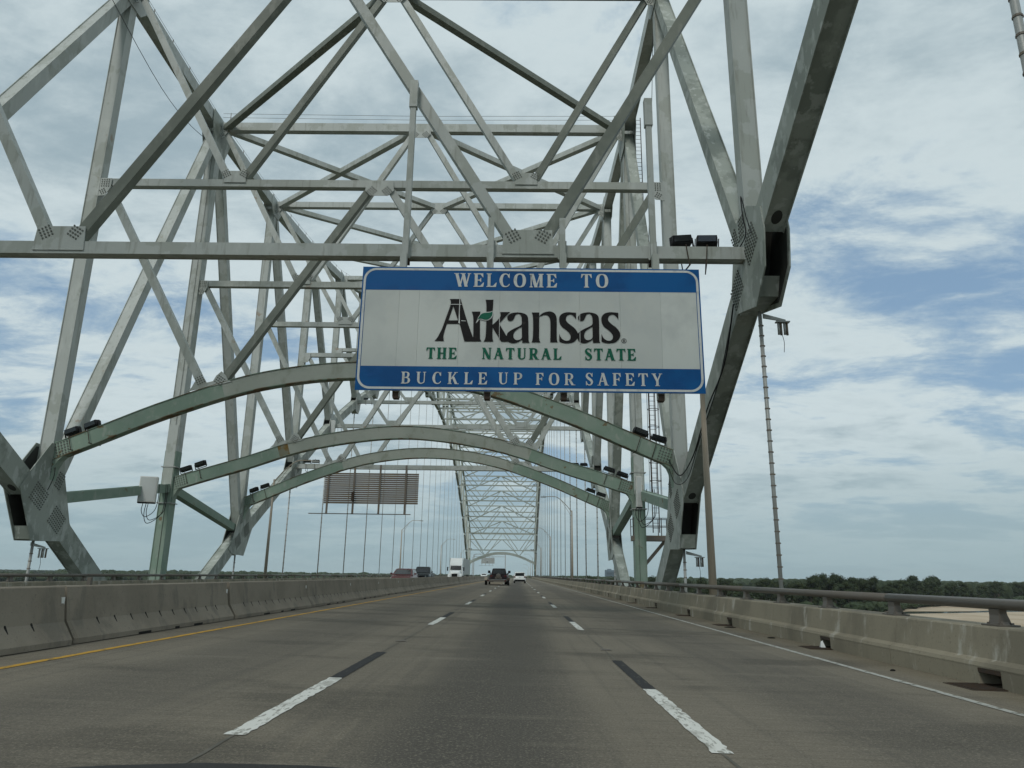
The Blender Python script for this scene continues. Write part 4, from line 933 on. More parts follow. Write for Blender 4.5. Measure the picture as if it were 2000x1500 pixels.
def fixture(x, y, z, lab):
    t = empty('hanging_fixture', (x, y, z), 0, lab, 'fixture', 'hanging tube fixtures under the truss nodes')
    MB().hexa([(0, -.03, 0), (.75, -.03, -.12), (.75, .03, -.12), (0, .03, 0), (0, -.03, .16), (.75, -.03, -.05), (.75, .03, -.05), (0, .03, .16)]).build('bracket', 'galv', t)
    for q in range(4): MB().tube([(.5 + .1 * q, .05 * (q % 2), -.14), (.5 + .1 * q, .05 * (q % 2), -.58)], .042, 8).build('tube', 'sign_back' if q % 2 else 'galv', t, True)
    MB().box(.42, .88, -.08, .1, -.15, -.11).build('cap', 'galv', t)
    MB().tube(smooth3([(.6, 0, -.58), (.65, 0, -.85), (.62, 0, -1.2)]), .01, 5).build('cable', 'black', t)
for k, lab in ((1, 'cluster of small grey tubes hanging under the large right gusset above the lamp post'), (2, 'cluster of small grey tubes hanging low under the right portal gusset')):
    fixture(CXR + .1, yk(k), zbot(k) - 1.9, lab)
f_ = fixture(CXL - .1, yk(2), zbot(2) - 1.9, 'cluster of small grey tubes hanging under the left portal gusset')
def ladder(x, y, z0, z1, lab, cage=True):
    t = empty('caged_ladder', (x, y, z0), 0, lab, 'ladder'); H = z1 - z0
    for s in (-.22, .22): MB().box(s - .03, s + .03, -.02, .03, 0, H).build('side_rail', 'rustdark', t)
    r0 = MB().tube([(-.22, 0, 0), (.22, 0, 0)], .016, 5).build('rung', 'rustdark', t); z = .3; r0.location = (0, 0, z)
    while z < H - .3: z += .34; c = link(r0.copy(), t); c.location = (0, 0, z)
    if cage:
        pts = [(.38 * math.sin(a), -.02 - .36 + .36 * math.cos(a) - .0, 0) for a in [R(-150 + 300 * q / 12 + 180) for q in range(13)]]
        pts = [(-.22, 0, 0)] + [(.40 * math.cos(R(180 + 180 * q / 8)), -.35 + .40 * math.sin(R(180 + 180 * q / 8)), 0) for q in range(9)] + [(.22, 0, 0)]
        h0 = MB().tube(pts, .022, 4).build('cage_hoop', 'rustdark', t); z = 2.2; h0.location = (0, 0, z)
        while z < H - 1.4: z += 1.25; c = link(h0.copy(), t); c.location = (0, 0, z)
        for q in range(0, 9, 2):
            a = R(180 + 22.5 * q); MB().box(.40 * math.cos(a) - .015, .40 * math.cos(a) + .015, -.35 + .40 * math.sin(a) - .015, -.35 + .40 * math.sin(a) + .015, 2.2, H).build('cage_bar', 'rustdark', t)
    return t
ladder(XR + 1.55, yk(3) + .2, 4.1, 16.5, 'rusty caged ladder beside the right pier post, lower flight')
ladder(XR + 1.25, yk(3) + .2, 28.2, 36.2, 'rusty open ladder high on the right pier post, upper flight', False)
pt = empty('service_platform', (XR + 1.5, yk(3) + .3, 3.55), 0, 'small rusty platform with guard rail at the foot of the caged ladder', 'platform')
MB().box(-1.6, .9, -.6, .6, 0, .34).build('platform_floor', 'sign_back', pt)
for x in (-1.58, -1.0, .3, .88):
    for y_ in (-.58, .58): MB().box(x - .025, x + .025, y_ - .025, y_ + .025, .34, 1.5).build('guard_post', 'rustdark', pt)
for z in (.95, 1.47):
    for y_ in (-.58, .58): MB().box(-1.6, .9, y_ - .02, y_ + .02, z, z + .04).build('guard_rail', 'rustdark', pt)
    MB().box(.86, .9, -.56, .56, z, z + .04).build('guard_rail', 'rustdark', pt)
MB().section((-.9, 0, -1.7), (.6, 0, 0), rect(.2, .2)).build('brace', 'sign_back', pt)

# ------------------------------------------------------------------ street lamps
def make_lamp(arm):
    t = empty('street_lamp')
    MB().box(-.28, .28, -.28, .28, 0, .05).build('base_plate', 'pole', t)
    MB().tube([(0, 0, .05), (0, 0, 4), (0, 0, 9.95)], [.155, .13, .08], 12).build('pole', 'pole', t, True)
    MB().tube(smooth3([(0, 0, 9.75), (arm * .75, 0, 10.65), (arm * 1.6, 0, 11.45), (arm * 2.3, 0, 11.75), (arm * 3.6, 0, 11.72)]), .045, 6).build('arm', 'pole', t, True)
    MB().tube([(0, 0, 9.1), (arm * 1.35, 0, 11.15)], .022, 6).build('arm_brace', 'pole', t)
    MB().loft([[(arm * (3.4 + a), b, z) for a, b in ((0, -.09), (.65, -.13), (.75, 0), (.65, .13), (0, .09))] for z in (11.62, 11.74)]).build('lamp_head', 'galv', t)
    MB().tube([(arm * 3.7, 0, 11.74), (arm * 3.7, 0, 11.9)], .04, 6).build('photocell', 'galv', t)
    return t
lr = make_lamp(-1); ll = make_lamp(1)
R_l = [27.1, 97, 163, 231, 299, 367]; L_l = [67.6, 144.5, 220, 296, 372]
for i, y in enumerate(R_l):
    o = lr if i == 0 else dup(lr); o.location = (7.02, y, -.35); tag(o, 'tan tapered street lamp beyond the right parapet, ' + ['nearest, rising behind the welcome sign', 'second, with its curved arm in clear view', 'third from the camera', 'fourth from the camera', 'fifth from the camera', 'sixth, near the far portal'][i], 'street lamp', 'street lamps along the bridge')
for i, y in enumerate(L_l):
    o = ll if i == 0 else dup(ll); o.location = (-22.95, y, -.35); tag(o, 'tan tapered street lamp beyond the left parapet, ' + ['nearest, rising by the curved portal beams', 'second, right of the brown sign back', 'third from the camera', 'fourth from the camera', 'fifth, near the far portal'][i], 'street lamp', 'street lamps along the bridge')
for i, y in enumerate((440, 510, 580)):
    o = dup(lr); o.location = (7.3, y, yslope(y) - .2); tag(o, 'street lamp on the approach road beyond the far portal', 'street lamp', 'street lamps on the far approach')
sp_ = empty('median_sign_post', (-6.95, 12.1, .93), 0, 'short stub post and base plate on top of the median barrier', 'post')
MB().box(-.16, .16, -.28, .28, 0, .02).build('base_plate', 'sign_back', sp_); MB().box(-.03, .03, -.03, .03, .02, .15).build('stub', 'rail', sp_)
# ------------------------------------------------------------------ overhead sign seen from behind
def back_sign(x0, x1, z0, z1, y, lab, slat=.215, m='sign_back'):
    t = empty('sign_back_panel', (x0, y, z0), 0, lab, 'sign'); n = int((z1 - z0) / slat); sm = None
    for i in range(n):
        if sm is None:
            b = MB(); b.prism([(-.02, .01), (.0, .01), (.03, .03), (.03, slat - .05), (0, slat - .02), (-.02, slat - .02)], 'x', 0, x1 - x0); sm = b.build('slat', m, t)
        else: c = link(sm.copy(), t); c.location = (0, 0, i * slat)
    for q in range(4):
        xx = (x1 - x0) * (.03 + .275 * q) + .1; o = MB(); zlo = -1.05
        o.box(xx - .09, xx + .09, -.22, -.06, zlo, (z1 - z0) + .8); o.build('support_post', m, t)
    MB().box(-1.3, x1 - x0 - .6, -.7, -.55, -1.12, -1.04).build('walkway_rail', 'rail', t)
    for q in range(4): xx = (x1 - x0) * (.03 + .275 * q) + .1; MB().box(xx - .03, xx + .03, -.6, -.2, -1.10, -1.0).build('walkway_bracket', 'rail', t)
    MB().box(2.95, 3.2, -.5, -.24, .3, 1.2).build('control_box', 'rustdark', t)
    return t
back_sign(-20.3, -10.5, 8.15, 11.40, yk(5) - .45, 'brown slatted back of an overhead sign for the oncoming lanes')
back_sign(-19.5, -12.5, 7.0, 10.2, 392, 'far slatted sign back on a gantry beyond the last portal', m='galv')
gt = empty('sign_gantry', (0, 393, 0), 0, 'distant sign gantry standing beyond the far portal', 'gantry')
for x in (-23.5, -6.9): MB().box(x - .2, x + .2, -.2, .2, -1, 11.6).build('gantry_post', 'galv', gt)
for z in (10.4, 11.6): MB().box(-23.5, -6.9, -.12, .12, z, z + .2).build('gantry_beam', 'galv', gt)
# ------------------------------------------------------------------ vehicles (built with +y forward)
def wheel(t, x, y, r, wd=.23, dual=False):
    wo = MB().tube([(x - wd / 2, y, r), (x - wd / 2 + .03, y, r), (x + wd / 2 - .03, y, r), (x + wd / 2, y, r)], [r * .9, r, r, r * .9], 20)
    w_ = wo.build('wheel', 'rubber', t)
    s = 1 if x > 0 else -1
    MB().tube([(x + s * (wd / 2 - .02), y, r), (x + s * (wd / 2 + .012), y, r)], [r * .62, r * .56], 14).build('rim', 'chrome', w_)
    return w_
def body_loft(t, st, m, name='body'):
    # st: (y, half width, z0, z1, shoulder inset)
    rings = []
    for y, hw, z0, z1, ins in st:
        rings.append([(-hw + .06, y, z0), (hw - .06, y, z0), (hw, y, z0 + .12), (hw, y, z0 + (z1 - z0) * .62), (hw - ins * .5, y, z1 - .05), (hw - ins - .05, y, z1), (-hw + ins + .05, y, z1), (-hw + ins * .5, y, z1 - .05), (-hw, y, z0 + (z1 - z0) * .62), (-hw, y, z0 + .12)])
    o = MB().loft(rings).build(name, m, t, True); return o
def cabin(t, m, hw, yb, yf, zb, zt, tuck=.20, rb=.35, ff=.75):
    # roof between yb+rb and yf-ff, pillars and glass
    b = [(-hw, yb, zb), (hw, yb, zb), (hw, yf, zb), (-hw, yf, zb)]; h2 = hw - tuck
    tp = [(-h2, yb + rb, zt), (h2, yb + rb, zt), (h2, yf - ff, zt), (-h2, yf - ff, zt)]
    MB().hexa(b + tp).build('cabin', m, t)
    MB().hexa([(-h2 + .02, yb + rb + .02, zt), (h2 - .02, yb + rb + .02, zt), (h2 - .02, yf - ff - .02, zt), (-h2 + .02, yf - ff - .02, zt), (-h2 + .12, yb + rb + .1, zt + .05), (h2 - .12, yb + rb + .1, zt + .05), (h2 - .12, yf - ff - .12, zt + .05), (-h2 + .12, yf - ff - .12, zt + .05)]).build('roof', m, t)
    V = [Vector(q) for q in b + tp]
    def pane(i, j, k, l, name, f0=.08, f1=.92, g0=.12, g1=.90, dx=Vector((0, 0, 0))):
        A, B, C_, D = V[i], V[j], V[k], V[l]
        def P_(u, v): return (A.lerp(B, u)).lerp(D.lerp(C_, u), v) + dx
        lo = [P_(f0, g0), P_(f1, g0), P_(f1, g1), P_(f0, g1)]; MB().loft([[p - dx * .5 for p in lo], [p + dx for p in lo]]).build(name, 'glass_dark', t)
    pane(0, 1, 5, 4, 'rear_window', dx=Vector((0, -.01, .004))); pane(2, 3, 7, 6, 'windscreen', dx=Vector((0, .01, .006)))
    pane(1, 2, 6, 5, 'side_window', .1, .52, dx=Vector((.012, 0, 0))); pane(1, 2, 6, 5, 'side_window', .56, .88, dx=Vector((.012, 0, 0)))
    pane(3, 0, 4, 7, 'side_window', .12, .44, dx=Vector((-.012, 0, 0))); pane(3, 0, 4, 7, 'side_window', .48, .9, dx=Vector((-.012, 0, 0)))
def bits(t, m, hw, yf, yr, zh, zt_, lamp=.32, grille='black', mir=(0.6, 1.05)):
    for s in (-1, 1):
        MB().hexa([(s * (hw - .08), yf - .10, zh - .09), (s * (hw - .08 - lamp), yf + .015, zh - .07), (s * (hw - .08 - lamp), yf - .1, zh - .07), (s * (hw - .06), yf - .25, zh - .09), (s * (hw - .08), yf - .13, zh + .07), (s * (hw - .08 - lamp), yf + .0, zh + .05), (s * (hw - .08 - lamp), yf - .13, zh + .05), (s * (hw - .06), yf - .28, zh + .07)]).build('headlight', 'lens', t)
        MB().box(*sorted((s * (hw - .03), s * (hw - .30))), yr - .025, yr + .05, zt_ - .1, zt_ + .1).build('tail_light', 'lens_red', t)
        MB().hexa([(s * hw, mir[0] - .04, mir[1]), (s * (hw + .2), mir[0] - .08, mir[1]), (s * (hw + .2), mir[0] + .06, mir[1]), (s * hw, mir[0] + .06, mir[1]), (s * hw, mir[0] - .04, mir[1] + .13), (s * (hw + .2), mir[0] - .08, mir[1] + .16), (s * (hw + .2), mir[0] + .06, mir[1] + .13), (s * hw, mir[0] + .06, mir[1] + .12)]).build('mirror', m, t)
    MB().box(-.48, .48, yf - .05, yf + .03, zh - .22, zh + .03).build('grille', grille, t)
    MB().box(-.62, .62, yf - .05, yf + .035, zh - .42, zh - .27).build('lower_intake', 'black', t)
    MB().box(-.15, .15, yr - .03, yr, zt_ - .12, zt_ + .0).build('number_plate', 'sign_letter', t)
def suv(name, paint, label, cat, x, y, rz, W_=1.86, H=1.66, group=None, coupe=False):
    t = empty(name, (x, y, zr(x) + .006), rz, label, cat, group); hw = W_ / 2
    body_loft(t, [(-2.25, hw - .16, .42, .98, .06), (-2.17, hw - .04, .30, 1.02, .05), (-1.4, hw, .24, 1.04, .05), (.6, hw, .24, 1.02, .05), (1.1, hw, .24, 1.0, .08), (2.0, hw - .04, .28, .90, .12), (2.22, hw - .14, .36, .80, .10)], paint)
    cabin(t, paint, hw - .05, -2.10, 1.25, 1.0, H, .19, .50, .95)
    MB().box(-hw + .12, hw - .12, -2.29, -2.1, .26, .55).build('rear_bumper', 'black', t)
    MB().hexa([(-hw + .2, -2.2, H - .10), (hw - .2, -2.2 + .3, H - .1), (hw - .2, -1.55, H - .02), (-hw + .2, -1.55, H - .02), (-hw + .2, -2.0, H - .03), (hw - .2, -2.0, H - .03), (hw - .25, -1.55, H + .04), (-hw + .25, -1.55, H + .04)]).build('spoiler', paint, t)
    bits(t, paint, hw, 2.2, -2.24, .74, .95)
    for xx in (-hw + .13, hw - .13):
        for yy in (-1.38, 1.38): wheel(t, xx, yy, .35)
    return t
suv('white_suv', 'car_white', 'white compact SUV ahead in the middle lane, right of the maroon pickup', 'SUV', .25, 121, 0, 1.95, 1.66)
suv('silver_car', 'car_silver', 'silver car far ahead, half hidden behind the maroon pickup', 'car', -3.75, 225, 0, 1.85, 1.6)
suv('red_car', 'car_red', 'dark red car in the oncoming lanes, leftmost vehicle in the photo', 'car', -9.9, 65, math.pi, 1.86, 1.50)
suv('white_car', 'car_white', 'white car far away in the oncoming lanes, just left of the pickup', 'car', -10.6, 232, math.pi, 1.9, 1.5)
def pickup(name, paint, label, x, y, rz, W_=2.0, dually=False):
    t = empty(name, (x, y, zr(x) + .006), rz, label, 'pickup truck'); hw = W_ / 2
    body_loft(t, [(1.0, hw, .45, 1.22, .04), (1.3, hw, .45, 1.22, .06), (2.75, hw - .02, .45, 1.16, .08), (2.95, hw - .1, .5, 1.0, .06)], paint, 'hood_body')
    body_loft(t, [(-.75, hw - .01, .45, 1.24, .03), (1.0, hw, .45, 1.22, .03)], paint, 'door_body')
    for s in (-1, 1): MB().box(*sorted((s * hw, s * (hw - .08))), -2.75, -.76, .55, 1.26).build('bed_side', paint, t)
    MB().box(-hw + .08, hw - .08, -2.78, -2.70, .62, 1.26).build('tailgate', paint, t)
    MB().box(-hw + .08, hw - .08, -2.7, -.76, .60, .68).build('bed_floor', 'black', t)
    MB().box(-hw + .05, hw - .05, -2.95, -2.80, .45, .64).build('rear_bumper', 'chrome', t)
    cabin(t, paint, hw - .07, -.72, 1.35, 1.22, 1.92, .17, .12, .72)
    bits(t, paint, hw, 2.95, -2.76, .92, 1.02, mir=(.95, 1.30))
    if dually:
        for s in (-1, 1):
            MB().loft([[(s * q, y_, z) for y_, z in ((-2.3, .5), (-2.2, .85), (-1.9, 1.02), (-1.5, 1.02), (-1.2, .85), (-1.1, .5))] for q in (hw - .02, hw + .22)]).build('flared_fender', paint, t)
            wheel(t, s * (hw + .08), -1.7, .40)
            MB().box(*sorted((s * (hw + .1), s * (hw + .42))), .92, 1.02, 1.38, 1.70).build('tow_mirror', 'black', t)
    for xx in (-hw + .15, hw - .15):
        for yy in (-1.7, 1.75): wheel(t, xx, yy, .40, .26)
    return t
pk = pickup('maroon_pickup', 'car_maroon', 'dark maroon dual-wheel pickup truck ahead towing a low flatbed trailer', -2.45, 95.6, 0, 2.08, True)
ws = MB(); ws.tube([(0, -2.90, 1.02), (0, -3.05, 1.02)], [.30, .27], 16); ws.box(-.42, -.12, -3.05, -2.86, .70, .92); ws.box(.12, .42, -3.05, -2.86, .70, .92); ws.build('spare_gear', 'rail', pk)
pickup('dark_pickup', 'car_dark', 'dark grey pickup truck in the oncoming lanes with bright headlights', -11.15, 88, math.pi, 2.0)
tr_ = empty('flatbed_trailer', (-2.45, 88.2, zr(-2.45) + .006), 0, 'low grey flatbed trailer with black wheels towed behind the maroon pickup', 'trailer')
MB().box(-1.06, 1.06, -2.6, 2.7, .50, .60).build('deck', 'rustdark', tr_)
MB().box(-1.10, 1.10, -2.74, -2.60, .42, .64).build('rear_beam', 'rail', tr_)
MB().box(-.72, .72, -2.72, -2.68, .13, .38).build('loading_ramp', 'pole', tr_)
for s in (-1, 1):
    MB().box(*sorted((s * 1.06, s * 1.12)), -2.6, 2.7, .46, .66).build('side_rail', 'rail', tr_)
    for yy in (-.95, .0): wheel(tr_, s * 1.30, yy, .36, .24)
    MB().loft([[(s * q, y_, z) for y_, z in ((-1.4, .55), (-1.35, .78), (-1.2, .86), (.25, .86), (.4, .78), (.45, .55))] for q in (1.13, 1.46)]).build('fender', 'pole' if s < 0 else 'rustdark', tr_)
    MB().box(*sorted((s * .9, s * 1.05)), -2.77, -2.74, .46, .60).build('tail_light', 'lens_red', tr_)
for s in (-1, 1): MB().section((s * .8, 2.7, .5), (0, 4.25, .5), rect(.1, .1)).build('drawbar', 'rail', tr_)
# semi truck facing the camera (local +y forward)
tk = empty('semi_truck', (-11.0, 131, zr(-11.0) + .006), math.pi, 'white semi truck with a tall white trailer in the oncoming lanes', 'truck')
body_loft(tk, [(-.2, 1.0, .55, 1.9, .1), (.9, .98, .55, 1.82, .16), (1.75, .86, .5, 1.60, .2), (2.05, .72, .5, 1.38, .14)], 'car_white', 'hood')
MB().hexa([(-1.2, -2.6, .9), (1.2, -2.6, .9), (1.2, -.15, .9), (-1.2, -.15, .9), (-1.17, -2.6, 2.75), (1.17, -2.6, 2.75), (1.08, -.65, 2.75), (-1.08, -.65, 2.75)]).build('cab', 'car_white', tk)
MB().hexa([(-1.18, -2.6, 2.76), (1.18, -2.6, 2.76), (1.08, -.62, 2.76), (-1.08, -.62, 2.76), (-1.2, -2.6, 4.0), (1.2, -2.6, 4.0), (1.05, -1.55, 3.9), (-1.05, -1.55, 3.9)]).build('roof_fairing', 'car_white', tk)
MB().hexa([(-.95, -.2, 1.95), (.95, -.2, 1.95), (.95, -.24, 1.95), (-.95, -.24, 1.95), (-.92, -.50, 2.62), (.92, -.50, 2.62), (.92, -.54, 2.62), (-.92, -.54, 2.62)]).build('windscreen', 'glass_dark', tk)
MB().box(-.5, .5, 1.98, 2.09, .72, 1.28).build('grille', 'black', tk)
MB().box(-1.05, 1.05, 1.7, 2.18, .35, .62).build('bumper', 'car_white', tk)
for s in (-1, 1):
    MB().loft([[(s * q, y_, z) for y_, z in ((.55, .55), (.65, 1.0), (.95, 1.25), (1.5, 1.25), (1.9, 1.0), (2.05, .55))] for q in (.66, 1.18)]).build('fender', 'car_white', tk)
    MB().hexa([(s * .72, 2.0, .78), (s * 1.1, 1.9, .78), (s * 1.1, 1.8, .78), (s * .72, 1.9, .78), (s * .76, 1.98, 1.05), (s * 1.08, 1.84, 1.08), (s * 1.08, 1.74, 1.08), (s * .76, 1.88, 1.05)]).build('headlight', 'lens', tk)
    MB().box(*sorted((s * 1.32, s * 1.52)), -.1, .05, 1.75, 2.4).build('mirror', 'black', tk)
    MB().box(*sorted((s * 1.1, s * 1.34)), -.05, .0, 2.3, 2.34).build('mirror_arm', 'black', tk)
    wheel(tk, s * 1.02, 1.25, .50, .3)
    for yy in (-3.0, -4.2): wheel(tk, s * 1.0, yy, .50, .5)
trl = empty('box_trailer', (-11.0, 133.2, zr(-11.0) + .006), math.pi, 'long pale box trailer pulled behind the white semi truck', 'trailer')
MB().box(-1.28, 1.28, -16.0, -.35, 1.15, 3.98).build('box_body', 'trailer_white', trl)
for q in range(12): MB().box(-1.30, -1.281, -15.8 + q * 1.3, -15.76 + q * 1.3, 1.2, 3.95).build('side_rib', 'galv', trl)
MB().box(-1.2, 1.2, -12, -3, .55, .8).build('side_skirt', 'trailer_white', trl)
for s in (-1, 1):
    for yy in (-13.2, -14.5): wheel(trl, s * 1.0, yy, .5, .5)

# own car: the dark hood edge at the very bottom of the view
hp = [(-.99, 1.60, .800), (-.90, 1.52, .830), (-.78, 1.50, .842), (-.59, 1.50, .8495), (-.39, 1.50, .848), (-.28, 1.52, .838), (-.20, 1.6, .79)]
hb = MB(); hb.loft([[(x * .98 - .0, y - .75, z + .02 - .07) for x, y, z in hp], [(x, y - .25, z - .01) for x, y, z in hp], [(x, y, z) for x, y, z in hp], [(x, y + .22, z - .09) for x, y, z in hp], [(x, y + .3, z - .22) for x, y, z in hp]], cap=False, closed=False)
hd = hb.build('car_hood', 'hood', None, True, fix=False); tag(hd, 'dark rounded hood edge of the camera car at the bottom edge of the photo', 'car hood')
# ------------------------------------------------------------------ woods
def crown_mesh(seed, H=26, Rr=8.5, leaves=3200, card=.75):
    rnd = random.Random(seed); b = MB(); lobes = []
    nl = rnd.randint(15, 20)
    for i in range(nl):
        a = rnd.uniform(0, 6.28); hz = rnd.uniform(.34, .93); rad = Rr * (1.05 - abs(hz - .55) * 1.15) * rnd.uniform(.35, .75)
        lobes.append((Vector((math.cos(a) * rad, math.sin(a) * rad, H * hz)), Rr * rnd.uniform(.20, .40)))
    lobes.append((Vector((rnd.uniform(-1.5, 1.5), rnd.uniform(-1.5, 1.5), H * .90)), Rr * .36))
    # dense inner lumps so no sky shows through the heart of the crown
    for c, r in lobes:
        m = bmesh.new(); bmesh.ops.create_icosphere(m, subdivisions=2, radius=r * .72)
        for v in m.verts: v.co = v.co * rnd.uniform(.78, 1.12) + c
        o = len(b.v); b.v += [tuple(v.co) for v in m.verts]; b.f += [tuple(o + v.index for v in f.verts) for f in m.faces]; m.free()
    per = leaves // len(lobes)
    for c, r in lobes:
        for i in range(per):
            d = Vector((rnd.gauss(0, 1), rnd.gauss(0, 1), rnd.gauss(0, 1) * .85)).normalized(); p_ = c + d * r * rnd.uniform(.62, 1.22)
            u = Vector((rnd.gauss(0, 1), rnd.gauss(0, 1), rnd.gauss(0, 1))).normalized(); v = d.cross(u)
            if v.length < .1: continue
            v = v.normalized() * card * rnd.uniform(.5, 1.2); u = (u + d * .4).normalized() * card * rnd.uniform(.5, 1.2)
            b.f.append((len(b.v), len(b.v) + 1, len(b.v) + 2, len(b.v) + 3)); b.v += [tuple(p_ - u * .5 - v * .5), tuple(p_ + u * .5 - v * .4), tuple(p_ + u * .4 + v * .5), tuple(p_ - u * .5 + v * .4)]
    me = bpy.data.meshes.new('crown'); me.from_pydata(b.v, [], b.f); me.materials.append(MT['leaf']); return me
crowns = [crown_mesh(s) for s in range(6)]
tk_me = []
for s in range(3):
    rnd = random.Random(50 + s); b = MB(); b.tube([(0, 0, -1), (rnd.uniform(-.3, .3), rnd.uniform(-.3, .3), 9), (rnd.uniform(-1, 1), rnd.uniform(-1, 1), 20)], [.55, .4, .12], 7)
    for q in range(4):
        a = rnd.uniform(0, 6.28); z = rnd.uniform(7, 13); b.tube([(0, 0, z), (math.cos(a) * 3, math.sin(a) * 3, z + 3.5), (math.cos(a) * 5.2, math.sin(a) * 5.2, z + 8)], [.25, .16, .06], 5)
    o = b.build('trunk', 'bark'); tk_me.append(o.data); C.objects.unlink(o); bpy.data.objects.remove(o)
rt = random.Random(21); trees = []
def edge_y(ax):     # distance of the wood's edge along the direction x/y = ax
    pts = [(.05, 760), (.17, 700), (.28, 660), (.40, 650), (.447, 655), (.50, 725), (.56, 830), (.63, 960), (.70, 1110), (.80, 1260)]
    for (a, ya), (c, yc) in zip(pts, pts[1:]):
        if a <= ax <= c: return ya + (yc - ya) * (ax - a) / (c - a)
    return pts[0][1] if ax < .05 else pts[-1][1]
def put_tree(x, y, s, z=ZG):
    t = empty('tree', (x, y, z), rt.uniform(0, 6.28)); t.scale = (s * rt.uniform(.9, 1.15), s * rt.uniform(.9, 1.15), s)
    k = rt.randrange(6); o = bpy.data.objects.new('crown', crowns[k]); link(o, t); o = bpy.data.objects.new('trunk', tk_me[k % 3]); link(o, t); trees.append((x, y, t, s)); return t
a = .06
while a < .80:
    y = edge_y(a); 
    put_tree(a * y + rt.uniform(-3, 3), y + rt.uniform(0, 14), rt.uniform(.62, .98) * (1.0 if a > .3 else .93)); a += 9.0 / y * rt.uniform(.7, 1.2)
a = .06
while a < .80:
    y = edge_y(a) + 24
    put_tree(a * y + rt.uniform(-5, 5), y + rt.uniform(-5, 16), rt.uniform(.85, 1.06)); a += 13 / y * rt.uniform(.7, 1.3)
for ax, dy, s in ((.39, 14, 1.14), (.40, 30, 1.2), (.425, 36, 1.2), (.525, 40, 1.24), (.55, 44, 1.22), (.455, 8, 1.10), (.47, 15, 1.12), (.50, 12, 1.0), (.412, 22, 1.10), (.445, 26, 1.12), (.53, 12, 1.06), (.545, 22, 1.10), (.33, 10, 1.05), (.27, 20, 1.02)):
    y = edge_y(ax) + dy; put_tree(ax * y, y, s)
def near_side(y, tone): return tone
n_r = len(trees)
for i, (x, y, t, s) in enumerate(trees):
    tall = s > 1.02; px_ = x / y
    zone = 'just right of the truss legs' if px_ < .30 else ('behind the ringed hanger' if px_ < .42 else ('above the rail, right of the ringed hanger' if px_ < .55 else 'above the sandbar near the right edge'))
    tag(t, '%s green broadleaf tree %s' % ('tall dense' if tall else 'rounded', zone), 'tree', 'broadleaf trees of the river wood, %s' % zone)
nl0 = len(trees)
for i in range(70):      # scattered trees by the far end of the bridge
    x = rt.uniform(-520, 180); y = rt.uniform(900, 1250)
    if -40 < x < 30: continue
    put_tree(x, y, rt.uniform(.72, .95))
for x, y, t, s in trees[nl0:]: tag(t, 'small distant green tree beyond the far end of the bridge', 'tree', 'distant trees beyond the far end of the bridge')
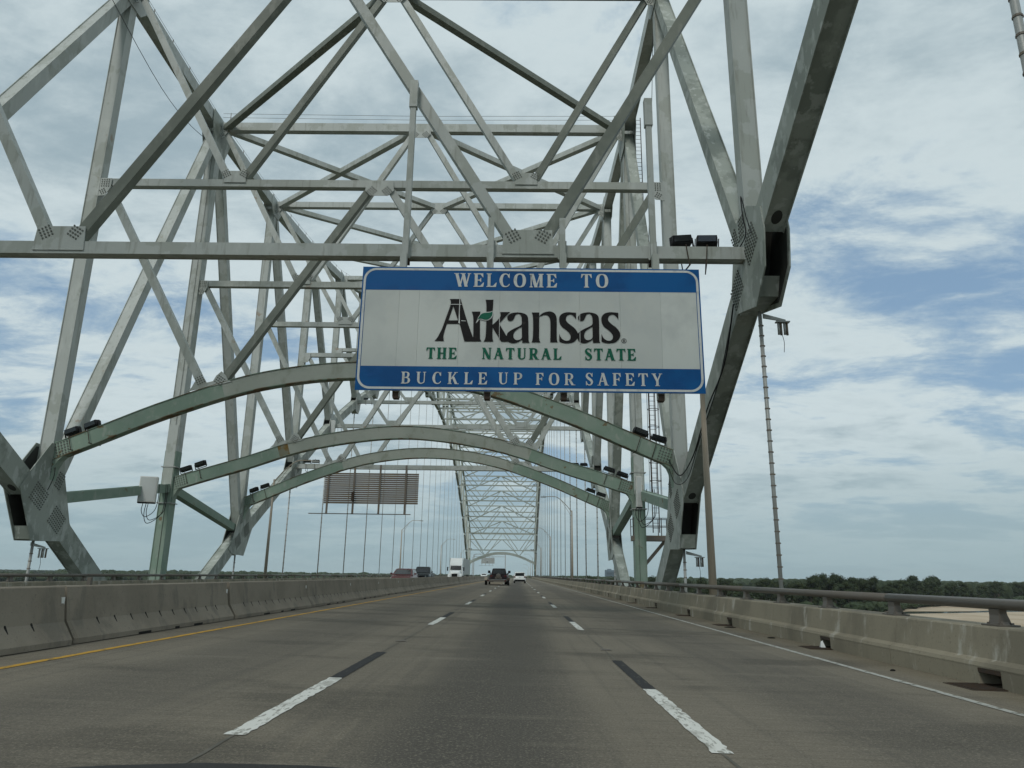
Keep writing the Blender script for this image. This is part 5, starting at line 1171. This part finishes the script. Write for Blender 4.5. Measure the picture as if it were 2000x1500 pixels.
# far-off continuous woods
def wood(name, path, depth, h, n, seed, zg=ZG, r=9, back=1.0):
    rnd = random.Random(seed); b = MB(); path = [Vector(p) for p in path]; seg = [(path[i + 1] - path[i]).length for i in range(len(path) - 1)]; T = sum(seg)
    ms = []
    for s in range(5):
        m = bmesh.new(); bmesh.ops.create_icosphere(m, subdivisions=2, radius=1)
        ms.append(([v.co * rnd.uniform(.74, 1.2) for v in m.verts], [tuple(v.index for v in f.verts) for f in m.faces])); m.free()
    for i in range(n):
        u = rnd.uniform(0, T); j = 0
        while j < len(seg) - 1 and u > seg[j]: u -= seg[j]; j += 1
        p_ = path[j].lerp(path[j + 1], u / seg[j]); d = (path[j + 1] - path[j]).normalized(); nn = Vector((-d.y, d.x))
        dp = rnd.random() ** 1.2 * depth; q = p_ + nn * dp
        rr = r * rnd.uniform(.6, 1.25); hh = h * rnd.uniform(.78, 1.06)
        vs, fs = ms[rnd.randrange(5)]; a = rnd.uniform(0, 6.28); ca, sa = math.cos(a), math.sin(a); o = len(b.v)
        b.v += [(q.x + (v.x * ca - v.y * sa) * rr, q.y + (v.x * sa + v.y * ca) * rr, zg + hh * .52 + v.z * hh * .50) for v in vs]; b.f += [tuple(o + k for k in f) for f in fs]
    o = b.build(name, 'leaf_far', None, False, fix=False); return tag(o, kind='stuff')
wood('far_wood', [(3200, 1500), (1300, 1500), (700, 1250), (350, 1250), (60, 1400)][::-1], -260, 25, 1500, 1)
wood('distant_forest', [(6500, 3400), (2500, 2900), (1100, 2500), (200, 2600), (-1200, 2600)][::-1], -700, 27, 2600, 2, r=16)
wood('left_bank_forest', [(-3600, 900), (-1800, 1300), (-1000, 1480), (-400, 1620), (60, 1700)], 300, 19, 2200, 3, r=10)
wood('left_far_forest', [(-7000, 2400), (-3500, 3200), (-1200, 3500), (200, 3600)], 700, 21, 1800, 4, r=20)
wood('understory', [(40, 745), (200, 676), (262, 646), (300, 650), (345, 686), (425, 800), (560, 930), (730, 1070), (960, 1220)], 40, 9, 500, 5, r=6)
tb = empty('distant_tower', (355, 2900, ZG), .1, 'tiny blue-grey block tower far away above the treeline left of the right truss legs', 'building')
MB().box(-17, 17, -12, 12, 0, 52).build('tower_block', 'tower', tb); MB().box(-9, 5, -6, 6, 52, 56).build('roof_plant', 'tower', tb)
for q in range(8): MB().box(-16, 16, -12.3, -12.0, 8 + q * 5, 10 + q * 5).build('window_band', 'glass_dark', tb)

# the air: one closed box of thin even haze
if HAZE:
    hz_ = MB().box(-9000, 9000, -500, 6500, ZG - 1.5, 80).build('haze', 'conc')
    m = bpy.data.materials.new('thin_haze'); m.use_nodes = True; t = m.node_tree; t.nodes.clear()
    v = t.nodes.new('ShaderNodeVolumePrincipled'); v.inputs['Color'].default_value = (0.86, 0.93, 0.96, 1); v.inputs['Density'].default_value = HAZE; v.inputs['Anisotropy'].default_value = 0.2
    o = t.nodes.new('ShaderNodeOutputMaterial'); t.links.new(v.outputs[0], o.inputs['Volume']); hz_.data.materials[0] = m; tag(hz_, kind='stuff')
print('objects', len(bpy.data.objects), 'tris', sum(len(m.polygons) for m in bpy.data.meshes))
